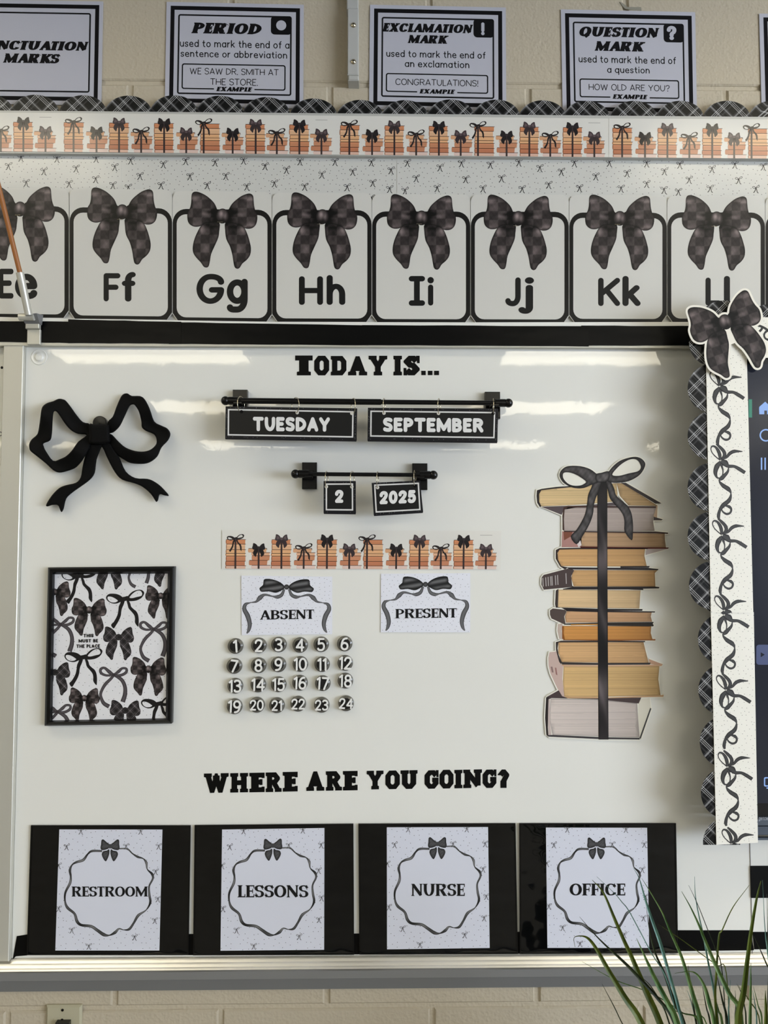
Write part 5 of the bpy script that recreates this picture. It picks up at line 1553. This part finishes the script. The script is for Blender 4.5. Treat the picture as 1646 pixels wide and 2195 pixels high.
# ------------------------------------------------------------------ destination pockets
YQ = YB-0.004
W4 = 950/4.332; H4 = 1125/4.332
def w4(p): return (np.asarray(p, float)-np.array([330, 122]))/4.332
wre = w4([(880,300),(960,302),(1010,345),(1060,376),(1110,392),(1140,430),(1150,490),(1195,535),(1203,580),(1172,650),(1176,730),(1186,800),(1150,870),(1080,920),(1040,990),(1000,1048),(950,1055),(905,1045),(870,1080),(820,1105),(770,1100),(710,1060),(650,1022),(560,1010),(520,975),(495,905),(430,850),(405,790),(405,710),(445,620),(450,560),(440,500),(460,450),(500,425),(560,405),(600,350),(640,322),(730,322)])
ww = np.array([10,14,10,20,8,22,8,22,16,14,20,20,8,24,18,22,6,14,26,10,30,26,24,22,26,20,24,14,18,22,16,22,12,20,24,14,20,16])/4.332*1.08
mb4 = [(530,135),(1080,135),(403,280),(950,275),(1250,275),(1228,510),(335,455),(1255,765),(348,855),(1232,965),(475,1055),(1050,1120),(635,1205)]
def dest(q, pq, word, tx0, tx1, tb, cap, label, seed):
    c = P((q[0][0]+q[1][0])/2, q[2][1], YQ)
    t = thing('sign_pocket', label, 'sign', c, 'black sign pockets along the bottom of the board')
    panel('black_backing', q, YQ, .003, None, 'black_gloss', t)
    q_ = np.array(q, float)
    # raised welded rim of the pocket
    ins = q_+np.array([(3.2, 2.5), (-3.2, 2.5), (-3.2, -2.5), (3.2, -2.5)])
    V, T = fill([q_], [ins]); slab('pocket_rim', V, T, YQ-.0008, .0009, 'black_plastic', t)
    yp_ = YQ-.0006
    panel('paper', pq, yp_, .0005, (212, 215, 226), 'print_satin', t)
    base = bil(pq, W4, H4); wp = smooth_closed(wre, 2)
    a = Art(yp_, clip=np.array(pq, float)); a.T = base
    dots(a, 0, 0, W4, H4, 14.0, .85, 9, (72, 70, 74), 1, skip=lambda x, y: bool(inside(np.array([[x, y]]), wp)[0]))
    for p_ in mb4:
        x, y = w4([p_])[0]; mini_bow(a, x, y-1, .82, (74, 72, 76))
    a.build('printed_dots_and_bows', 'print_satin', t)['kind'] = 'stuff'
    a = Art(yp_); a.T = base
    rr = np.random.RandomState(3); cols = []
    q6 = smooth_open(wre, 5); w6 = np.interp(np.linspace(0, len(wre)-1, len(q6)), np.arange(len(wre)), ww)
    tt = np.gradient(q6, axis=0); tt /= np.linalg.norm(tt, axis=1)[:, None]; nn = np.stack([-tt[:, 1], tt[:, 0]], 1)
    n = len(q6); rows_ = [-.5, 0, .5]
    V = np.concatenate([q6+nn*(r*w6)[:, None] for r in rows_])
    sh_ = 62+58*np.sin(np.arange(n)*.42)*np.cos(np.arange(n)*.11)
    Cc = np.concatenate([np.repeat(np.clip(40+0*sh_, 0, 255)[:, None], 3, 1), np.repeat(np.clip(sh_+22, 34, 165)[:, None], 3, 1), np.repeat(np.clip(44+0*sh_, 0, 255)[:, None], 3, 1)])
    F = []
    for r in range(2):
        for i in range(n-1): F.append((r*n+i, r*n+i+1, (r+1)*n+i+1, (r+1)*n+i))
    a.add(V, F, Cc, 1.5)
    fnd = dark_fn(34, 92, (1, 1, 1.02), 18)
    for sg in (0, 1):
        f_ = (lambda p: p) if sg == 0 else (lambda p: [(803*2-x, y) for x, y in p])
        old = a.T; a.T = lambda p: base((p-np.array([330, 122]))/4.332)
        a.poly(f_([(795,305),(775,318),(740,325),(728,355),(745,395),(765,418),(780,400),(797,350)]), (60, 60, 62), 3, smooth=2, grid=(9, 9), fn=fnd)
        a.poly(f_([(800,262),(770,240),(740,214),(722,222),(720,260),(715,290),(725,312),(760,310),(800,290)]), (60, 60, 62), 4, smooth=2, grid=(9, 9), fn=fnd)
        if sg: a.poly([(785,257),(822,257),(824,297),(784,297)], (70, 70, 72), 5)
        a.T = old
    a.build('printed_ribbon_wreath', 'print_satin', t)
    a = Art(yp_); text(a, word, tx0, tx1, tb, cap, 'serif', (26, 26, 27), 5); a.build('lettering', 'print_satin', t)
dest([(66, 1769.5), (408.5, 1769.5), (404, 2047.5), (57, 2047.5)], [(127, 1778), (348, 1778.3), (341.5, 2037.5), (118.5, 2037.5)], 'RESTROOM', 153.5, 317, 1921.8, 21.5, 'black pocket sign reading RESTROOM inside a ribbon wreath', 1)
dest([(417, 1769), (757.5, 1766), (759, 2047), (413.5, 2048)], [(476, 1778.3), (695.3, 1775), (694.7, 2036), (472.5, 2038)], 'LESSONS', 509, 661, 1923.5, 26, 'black pocket sign reading LESSONS inside a ribbon wreath', 2)
dest([(768, 1766), (1105, 1765), (1110, 2045), (770, 2046.5)], [(829, 1773.5), (1046, 1773), (1049.5, 2032), (829.5, 2035)], 'NURSE', 881.5, 996, 1920.5, 26, 'black pocket sign reading NURSE inside a ribbon wreath', 3)
dest([(1113, 1765), (1449, 1765), (1453.5, 2043), (1114, 2045)], [(1170, 1774), (1387, 1774.5), (1391.3, 2032), (1173.3, 2032)], 'OFFICE', 1221, 1340, 1919.5, 25.5, 'black pocket sign reading OFFICE behind the tips of the grass', 4)
# tape along the foot of the board
for q, d in (([(36, 2007), (60, 2003), (58, 2048), (34, 2050), (27, 2057)], 'left of the RESTROOM pocket'),
             ([(402, 2002.5), (418, 2002.5), (418, 2047.5), (402, 2047.5)], 'between the RESTROOM and LESSONS pockets'),
             ([(755, 2001.5), (772, 2001.5), (772, 2046), (755, 2046)], 'between the LESSONS and NURSE pockets'),
             ([(1105, 1998), (1117, 1997.5), (1117, 2044), (1107, 2044.5)], 'between the NURSE and OFFICE pockets'),
             ([(1450, 1994.5), (1609, 1994.5), (1616, 2037), (1452, 2039)], 'right of the OFFICE pocket'),
             ([(1613, 1998), (1760, 1998), (1760, 2035), (1617, 2035)], 'at the bottom right edge of the photo')):
    o = panel('black_tape', q, YB-.0012, .0010, None, 'black_tape')
    tag(o, 'black tape at the foot of the board, '+d, 'tape', 'black tape pieces along the foot of the board')

# ------------------------------------------------------------------ television at the right with the borders stuck on its edge
YT = -0.080
tv = thing('television', 'large black flat screen panel at the right edge, showing a dark menu', 'television', P(1800, 1790, YT))
def tvbox(x0, y0, x1, y1, yf_, yk_, name, material, bev=0.0): return boxpx(MB(), x0, y0, x1, y1, yf_, yk_, bev).build(name, material, tv)
TX = 1560
tvbox(TX, 752, 2300, 1753, YT, -.028, 'bezel', 'tv_black', .003)
mat('tv_screen', (22, 25, 34), 0.16)
b = MATS['tv_screen'].node_tree.nodes['Principled BSDF']; b.inputs['Emission Color'].default_value = (*lin((40, 44, 58)), 1); b.inputs['Emission Strength'].default_value = .3
tvbox(1598, 783, 2290, 1722, YT-.0006, YT+.001, 'screen', 'tv_screen')
tvbox(TX, 1753, 2300, 1770, YT+.004, -.028, 'brand_strip', 'tv_grey')
tvbox(TX, 1768, 2300, 1790, YT+.014, -.028, 'lower_body', 'tv_grey')
tvbox(1590, 1789, 2300, 1793, YT+.012, -.028, 'light_edge', 'brushed_aluminium')
tvbox(1590, 1792, 2300, 1801, YT+.020, -.028, 'bottom_rail', 'tv_grey')
m = MB().box((PX(1700, 1200, -.03), -.03, PZ(1700, 1700, -.03)), (PX(1900, 1200, -.03), YB, PZ(1700, 900, -.03))); m.build('wall_mount', 'tv_black', tv)
def glow(name, col, e):
    m_ = mat(name, col, .3); b_ = m_.node_tree.nodes['Principled BSDF']
    b_.inputs['Emission Color'].default_value = (*lin(col), 1); b_.inputs['Emission Strength'].default_value = e; b_.inputs['Base Color'].default_value = (.02, .02, .02, 1)
glow('screen_blue', (150, 190, 255), .85); glow('screen_green', (38, 150, 120), .7); glow('screen_tab', (62, 78, 130), .7)
def icon(name, polys, holes, material, y=YT-.0009):
    V, T = fill([np.array(p, float) for p in polys], [np.array(p, float) for p in holes])
    slab(name, V, T, y, .0002, material, tv)
icon('green_bar', [[(1604.8, 856), (1611.8, 856), (1611.8, 895), (1604.8, 895)]], [], 'screen_green')
icon('home_icon', [[(1627, 876), (1627.5, 872), (1640, 861), (1652, 872), (1652.5, 888), (1627.5, 888)]], [[(1638, 889), (1638, 880), (1644, 880), (1644, 889)]], 'screen_blue')
icon('circle_icon', [disc((1641.5, 933), 13.5, 32)], [disc((1641.5, 933), 10.6, 32)], 'screen_blue')
icon('bars_icon', [[(1630.8, 981), (1633.6, 981), (1633.6, 1007), (1630.8, 1007)], [(1638.5, 981), (1641.3, 981), (1641.3, 1007), (1638.5, 1007)]], [], 'screen_blue')
icon('menu_tab', [rrect(1621, 1382, 1700, 1425, 6)], [np.array([(1630.5, 1398), (1639, 1403.5), (1630.5, 1409)])], 'screen_tab')
icon('monitor_icon', [rrect(1637.5, 1666, 1666, 1686, 3), [(1643, 1688), (1660, 1688), (1660, 1690.5), (1643, 1690.5)]], [rrect(1640, 1668.5, 1663.5, 1683.5, 2)], 'screen_blue')
a = Art(YT+.004); text(a, 'getclea', 1626, 1651, 1758, 8, 'thin', (176, 182, 190), 1); a.build('lettering', 'print_matte', tv)
# black paper under the television
o = boxpx(MB(), 1610.5, 1856, 1800, 1925, YB-.003, YB).build('black_box_panel', 'black_vinyl')
tag(o, 'flat black panel on the board under the television at the right edge', 'panel')
o = MB().box((PX(1608.5, 1900, YB), YB-.0011, PZ(1610, 2047, YB)), (PX(1609.6, 1900, YB), YB, PZ(1610, 1800, YB))).build('board_seam', 'tray_face', board)

# vertical plaid scallops and ribbon strips on the television's edge
YV = -0.0835
def vscal(cys, cxs, x_in0, x_in1, ylo, yhi, rad, label, y):
    polys = []
    for cy_, cx_ in zip(cys, cxs):
        a_ = np.linspace(-math.pi/2, math.pi/2, 26)
        polys.append(np.array([(cx_+rad-rad*math.cos(t_), cy_+rad*1.02*math.sin(t_)) for t_ in a_]+[(cx_+rad+26, cy_+rad*1.02), (cx_+rad+26, cy_-rad*1.02)]))
    V, T = fill(polys)
    pq = np.array([(1400, ylo), (1700, ylo), (1700, yhi), (1400, yhi)], float)
    # trim top and bottom
    z0 = np.zeros((len(V), 3)); W, F, c, L = clip_tris(V, T, z0, np.zeros(len(V)), pq)
    F2 = []
    for f in F:
        for k_ in range(1, len(f)-1): F2.append((f[0], f[k_], f[k_+1]))
    pat = np.stack([(W[:, 1]-cys[0])/104.5, (W[:, 0]-np.interp(W[:, 1], cys, cxs))/104.5], 1)
    o = slab('plaid_border', W, F2, y, .0009, 'plaid_print', None, None, pat)
    tag(o, label, 'border', 'plaid scalloped borders down the side of the television')
vscal([733, 832, 934, 1044, 1149, 1255], [1477, 1474, 1474, 1474, 1474, 1477], 0, 0, 690, 1312, 51, 'upper plaid scalloped border down the television side, beside the checked bow', YV)
vscal([1263, 1370, 1479, 1590, 1700, 1806], [1495, 1496, 1497, 1500, 1502.5, 1507], 0, 0, 1300, 1811, 53.5, 'lower plaid scalloped border down the television side, ending above the OFFICE pocket', YV+.0012)
V, T = fill([np.array([(1552+62*math.cos(t_), 706+62*math.sin(t_)) for t_ in np.linspace(math.pi, 2*math.pi, 24)]), np.array([(1650+56*math.cos(t_), 702+50*math.sin(t_)) for t_ in np.linspace(math.pi, 2*math.pi, 24)]), np.array([(1490, 700), (1700, 700), (1700, 712), (1490, 712)])])
o = slab('plaid_border', V, T, YV+.0015, .0009, 'plaid_print', None, None, np.stack([(V[:, 0]-1552)/104.5, (V[:, 1]-650)/104.5], 1))
tag(o, 'plaid scalloped border along the top of the television, behind the checked bow', 'border')
YR = -0.0855
def kv(p): return (np.asarray(p, float)-np.array([605, 940]))/5.63
RIB = [([(555,740),(600,780),(645,830),(655,880),(620,935)], [16,30,34,36,26], 1),
       ([(600,935),(555,900),(508,850),(490,800),(508,768),(545,778),(578,820),(596,870),(604,935)], [12,10,9,10,16,22,32,34,26], 2),
       ([(630,922),(680,900),(720,855),(775,830),(872,832)], [18,24,34,34,8], 1.5),
       ([(612,955),(565,1010),(545,1080),(560,1140),(592,1152),(628,1120),(636,1060),(612,985)], [30,52,40,20,12,10,12,26], 2),
       ([(612,945),(660,972),(700,1008),(770,1012),(830,1042),(902,1088)], [40,66,34,28,36,34], 2.5),
       ([(705,1020),(690,1080),(625,1150),(592,1188),(640,1245),(700,1285),(732,1340),(710,1420),(640,1480),(598,1540),(582,1610),(590,1652)], [8,26,44,14,40,44,12,40,44,28,34,20], 1),
       ([(618,1500),(660,1486),(710,1498),(736,1530),(722,1572),(680,1586),(636,1560),(614,1520)], [12,14,30,20,20,22,16,10], 1.8)]
def rib_strip(q, y, knots, label, seed):
    t = thing('ribbon_border', label, 'border', P((q[2][0]+q[3][0])/2, q[2][1], y), 'ribbon print borders down the television side')
    panel('paper', q, y, .0008, (238, 236, 226), 'print_satin', t)
    a = Art(y, clip=np.array(q, float))
    for (kx_, ky_) in knots:
        for pts, w, ly in RIB:
            a.T = sim(kx_, ky_, 1.0)
            a.ribbon(kv(pts), np.array(w)/5.63*1.22, (22, 21, 21), (70, 70, 70), ly, k=5)
    a.build('printed_ribbon', 'print_satin', t)
    a = Art(y, clip=np.array(q, float)); dots(a, min(q[0][0], q[3][0]), q[0][1], max(q[1][0], q[2][0]), q[2][1], 11.6, .75, seed, (70, 68, 66), .8)
    a.build('printed_dots', 'print_satin', t)['kind'] = 'stuff'
rib_strip([(1512.5, 735), (1600, 735), (1614.5, 1314), (1523.5, 1313)], YR, [(1538, 668), (1542, 828), (1544, 987), (1547.5, 1147), (1552, 1308.5)], 'upper white paper strip printed with a curling black ribbon on the television edge', 21)
rib_strip([(1523.5, 1311.5), (1615.5, 1312), (1624.5, 1806.5), (1535.5, 1811)], YR+.001, [(1552, 1318), (1556, 1479), (1559.5, 1644), (1568, 1809)], 'lower white paper strip printed with a curling black ribbon, hanging below the television', 22)
th_ = thing('ribbon_border', 'white dotted strip along the top of the television, right of the checked bow', 'border', P(1690, 767, YR+.001))
qh = [(1590, 680), (1790, 680), (1790, 767), (1568, 767)]
panel('paper', qh, YR+.0006, .0008, (238, 236, 226), 'print_satin', th_)
a = Art(YR+.0006, clip=np.array(qh, float)); dots(a, 1570, 680, 1790, 767, 11.6, .75, 33, (70, 68, 66), .8)
a.T = lambda p: p
a.ribbon([(1617, 699), (1626, 698), (1640, 704), (1650, 712)], [1.5, 5, 5, 4], (30, 30, 30), (60, 60, 60)); a.ribbon([(1626, 712), (1632, 706), (1634, 700)], [5, 5, 4], (30, 30, 30), (60, 60, 60)); a.ribbon([(1660, 705), (1646, 708), (1638, 716), (1640, 725), (1650, 730)], [6, 5, 4, 4, 5], (30, 30, 30), (60, 60, 60))
a.build('printed_dots_and_ribbon', 'print_satin', th_)

# checked bow cut-out
YO = -0.0915
cbw = thing('bow_cutout', 'large die-cut paper bow in black check with a white outline at the top right corner', 'cutout', P(1553, 810, YO))
T_ = sim(1554.5, 690, 1.035, 19.5)
outl = []
for kk in ('ll', 'lr', 'tl', 'tr', 'kn'):
    pts = smooth_closed(CB[kk], 3); e = np.roll(pts, -1, 0)-np.roll(pts, 1, 0); nn = np.stack([e[:, 1], -e[:, 0]], 1); nn /= (np.linalg.norm(nn, axis=1)[:, None]+1e-9)
    ar = 0.5*np.sum(pts[:, 0]*np.roll(pts[:, 1], -1)-np.roll(pts[:, 0], -1)*pts[:, 1])
    outl.append(T_(pts+nn*4.2*(1 if ar > 0 else -1)))
outl.append(T_(np.array([(-9, 10), (9, 10), (9, 48), (-9, 48)], float)))
V, T = fill(outl); slab('cut_paper', V, T, YO, .0012, 'print_satin', cbw, (236, 232, 220))
a = Art(YO); big_bow(a, lambda kd: checker_fn(kd, .93), T_, 2, 2.2); a.build('printed_bow', 'print_satin', cbw)

# ------------------------------------------------------------------ wall outlet
ol = thing('wall_outlet', 'beige wall socket plate with a black plug, on the block wall under the tray', 'socket', P(135, 2230, -.006))
boxpx(MB(), 96.5, 2154.5, 175, 2278, -.007, -.0003, .0035, -.005).build('cover_plate', 'outlet_beige', ol)
boxpx(MB(), 114, 2184, 152, 2248, -.0085, -.006, .001, -.0085).build('socket_face', 'outlet_beige', ol)
MB().lathe(P(134, 2165, -.0069), [(.0026, -.0002), (.0026, .0006), (.0012, .001)], 14).build('screw', 'black_plastic', ol)
MB().lathe(P(133, 2187, -.0084), [(.0030, -.0002), (.0030, .0004)], 14).build('ground_hole', 'black_plastic', ol)
boxpx(MB(), 118, 2192, 148, 2240, -.022, -.0084, .003, -.018).build('plug', 'black_plastic', ol)

# ------------------------------------------------------------------ potted grass in the foreground
YG = -0.42
def blade_mat(name, c0, c1):
    m, nt, b = new_mat(name)
    n = nt.nodes.new('ShaderNodeTexNoise'); n.inputs['Scale'].default_value = 14
    tc = nt.nodes.new('ShaderNodeTexCoord'); mp = nt.nodes.new('ShaderNodeMapping'); mp.inputs['Scale'].default_value = (8, 8, .8)
    r = nt.nodes.new('ShaderNodeValToRGB'); r.color_ramp.elements[0].color = (*lin(c0), 1); r.color_ramp.elements[1].color = (*lin(c1), 1)
    r.color_ramp.elements[0].position = .35; r.color_ramp.elements[1].position = .7
    nt.links.new(tc.outputs['Object'], mp.inputs[0]); nt.links.new(mp.outputs[0], n.inputs['Vector'])
    nt.links.new(n.outputs[0], r.inputs[0]); nt.links.new(r.outputs[0], b.inputs['Base Color'])
    b.inputs['Roughness'].default_value = .42; b.inputs['Specular IOR Level'].default_value = .35
blade_mat('leaf_olive', (58, 72, 18), (92, 104, 36)); blade_mat('leaf_green', (56, 88, 44), (110, 136, 80)); blade_mat('leaf_teal', (62, 98, 92), (112, 150, 138)); blade_mat('leaf_dark', (26, 36, 20), (50, 60, 34))
pot_c = P(1600, 2500, YG)
pl_ = thing('potted_grass', 'artificial potted grass with long thin green and teal blades at the bottom right', 'plant', (pot_c[0], YG, 0))
BL = [
 ([(690,1183),(560,980),(440,780),(350,620),(290,540),(235,517),(178,530),(185,600)], [52,44,34,26,20,10,4,3], 'leaf_olive', 0),
 ([(830,1183),(720,930),(620,690),(560,560),(490,400),(400,190),(315,93)], [50,46,32,28,24,14,3], 'leaf_olive', .02),
 ([(960,1183),(890,1030),(800,860),(740,730),(650,535)], [46,40,34,22,3], 'leaf_green', -.03),
 ([(1010,1183),(930,1000),(860,800),(790,640),(750,480),(725,300)], [30,28,20,14,8,2], 'leaf_dark', .05),
 ([(1140,1183),(1080,970),(1000,700),(950,580),(900,470),(840,330),(740,160),(690,80)], [36,32,24,20,16,10,6,2], 'leaf_green', .03),
 ([(1000,1183),(940,950),(880,740),(830,570),(770,400),(720,250),(670,80),(625,0)], [24,24,24,26,22,16,6,2], 'leaf_teal', -.01),
 ([(1240,1183),(1200,1020),(1165,900),(1110,810),(1050,785),(940,800)], [30,32,24,14,7,2], 'leaf_green', -.05),
 ([(1440,1120),(1350,950),(1250,740),(1160,530),(1130,450),(1060,300),(992,180)], [34,34,30,22,18,9,3], 'leaf_green', .01),
 ([(1250,1050),(1255,800),(1275,520),(1300,470),(1380,300),(1504,133)], [20,18,14,10,8,2], 'leaf_olive', .04),
 ([(1420,1183),(1460,950),(1490,700),(1520,470),(1560,235),(1592,100)], [56,46,34,28,18,5], 'leaf_olive', -.04),
 ([(1250,1020),(1190,700),(1160,530),(1120,350),(1095,200),(1090,68)], [18,14,12,9,6,2], 'leaf_teal', .06),
 ([(1300,800),(1250,620),(1190,470),(1110,270),(1045,133)], [8,7,6,5,2], 'leaf_dark', .05),
 ([(900,900),(760,640),(600,340),(540,260),(480,190),(350,68)], [9,8,7,6,4,2], 'leaf_teal', .03),
 ([(940,1180),(820,1000),(640,800),(540,700),(430,600),(330,500),(220,372)], [28,26,24,20,14,8,2], 'leaf_dark', .0),
 ([(1330,800),(1260,740),(1150,660),(1000,550),(910,490),(815,427)], [8,7,7,6,5,2], 'leaf_olive', .07),
 ([(600,1250),(545,1183),(480,1050),(390,880)], [9,8,7,2], 'leaf_dark', .06),
 ([(1510,1183),(1515,900),(1516,722)], [26,16,3], 'leaf_green', -.02),
 ([(1630,1183),(1628,1030),(1626,930)], [30,18,3], 'leaf_olive', -.05),
 ([(1340,1183),(1300,1000),(1262,830)], [20,14,3], 'leaf_dark', .03),
 ([(1100,1160),(1070,950),(1040,740)], [16,12,3], 'leaf_dark', .05),
 ([(1720,900),(1640,740),(1600,650),(1540,520)], [14,12,9,2], 'leaf_dark', .02),
 ([(1660,900),(1642,640),(1622,450),(1605,95)], [12,9,7,2], 'leaf_teal', .03),
 ([(1650,800),(1645,560),(1638,200)], [8,7,2], 'leaf_dark', .0),
 ([(1130,1183),(1000,1100),(870,1010),(700,925),(490,850),(240,712)], [14,10,9,8,7,2], 'leaf_green', .05),
 ([(900,1183),(850,1050),(760,900),(690,830)], [12,10,8,2], 'leaf_dark', .04),
 ([(1210,1183),(1180,1060),(1150,900)], [14,10,3], 'leaf_dark', .04),
 ([(1120,1183),(1090,1110),(1060,1000),(1035,930)], [10,9,6,2], 'leaf_teal', .05),
 ([(1480,1183),(1470,1060),(1440,940),(1410,880)], [12,10,7,2], 'leaf_dark', -.03),
 ([(1560,1183),(1550,1050),(1530,930)], [12,9,2], 'leaf_teal', .03),
 ([(1600,1183),(1570,1040),(1535,900)], [14,9,2], 'leaf_green', .02),
 ([(1350,1183),(1352,1000),(1362,850)], [12,9,2], 'leaf_teal', -.01),
 ([(1400,1183),(1402,1050),(1398,930)], [12,9,2], 'leaf_dark', .05),
 ([(700,1183),(660,1110),(625,1045)], [10,8,2], 'leaf_dark', .02),
 ([(640,1100),(570,980),(540,900)], [7,6,2], 'leaf_dark', .06),
 ([(1300,1183),(1270,1080),(1240,960)], [20,15,4], 'leaf_green', .0),
 ([(1585,1183),(1500,1000),(1420,890)], [10,8,2], 'leaf_olive', .04),
 ([(1180,1183),(1080,1120),(960,1090),(880,1030)], [10,9,7,2], 'leaf_green', .02),
]
for pts, w, mt, dy in BL:
    p = np.array(pts, float)/3.532+np.array([1180, 1860]); w = np.array(w, float)/3.532*1.0
    # carry the blade down into the pot
    base = np.array([1600+(p[0][0]-1560)*.16, 2500.0])
    mid = p[0]*.5+base*.5+np.array([(p[0][0]-base[0])*.18, 0])
    p = np.vstack([base, mid, p]); w = np.concatenate([[w[0]*.6, w[0]*.9], w])
    q = smooth_open(p, 5); wq = np.interp(np.linspace(0, len(p)-1, len(q)), np.arange(len(p)), w)
    tt = np.gradient(q, axis=0); tt /= (np.linalg.norm(tt, axis=1)[:, None]+1e-9); nn = np.stack([-tt[:, 1], tt[:, 0]], 1)*wq[:, None]/2
    u = np.linspace(0, 1, len(q)); yy = YG+dy*np.sin(u*math.pi*.5)+.05*u*u
    A_ = P((q-nn)[:, 0], (q-nn)[:, 1], yy); B_ = P(q[:, 0], q[:, 1], yy+.0016*np.clip(wq/6, .2, 2)); C_ = P((q+nn)[:, 0], (q+nn)[:, 1], yy)
    D_ = B_+np.array([0, .0007, 0]); n = len(q)
    V = np.concatenate([A_, B_, C_, D_]); F = []
    for r0, r1 in ((0, 1), (1, 2), (2, 3), (3, 0)):
        for i in range(n-1): F.append((r0*n+i, r0*n+i+1, r1*n+i+1, r1*n+i))
    obj('leaf', V, F, mt, pl_, smooth=False)
mat('pot_black', (40, 38, 36), .5); mat('moss', (70, 62, 40), .9, bump=(90.0, .8, .004))
def vlathe(c, prof, n=36):
    m = MB(); v = []; f = []
    for (r, z_) in prof:
        for k_ in range(n): v.append((c[0]+r*math.cos(2*math.pi*k_/n), c[1]+r*math.sin(2*math.pi*k_/n), z_))
    for i in range(len(prof)-1):
        for k_ in range(n):
            j = (k_+1) % n; f.append((i*n+k_, i*n+j, (i+1)*n+j, (i+1)*n+k_))
    f.append(tuple(range(n))[::-1]); f.append(tuple(range((len(prof)-1)*n, len(prof)*n)))
    return m.add(v, f)
pz = pot_c[2]
o = vlathe(pot_c, [(.085, 0), (.10, .02), (.12, pz-.03), (.128, pz+.01), (.118, pz+.01), (.112, pz-.02)]).build('pot', 'pot_black', pl_); shade_auto(o)
vlathe(pot_c, [(.1125, pz-.03), (.113, pz-.012), (.06, pz-.004)]).build('moss', 'moss', pl_)
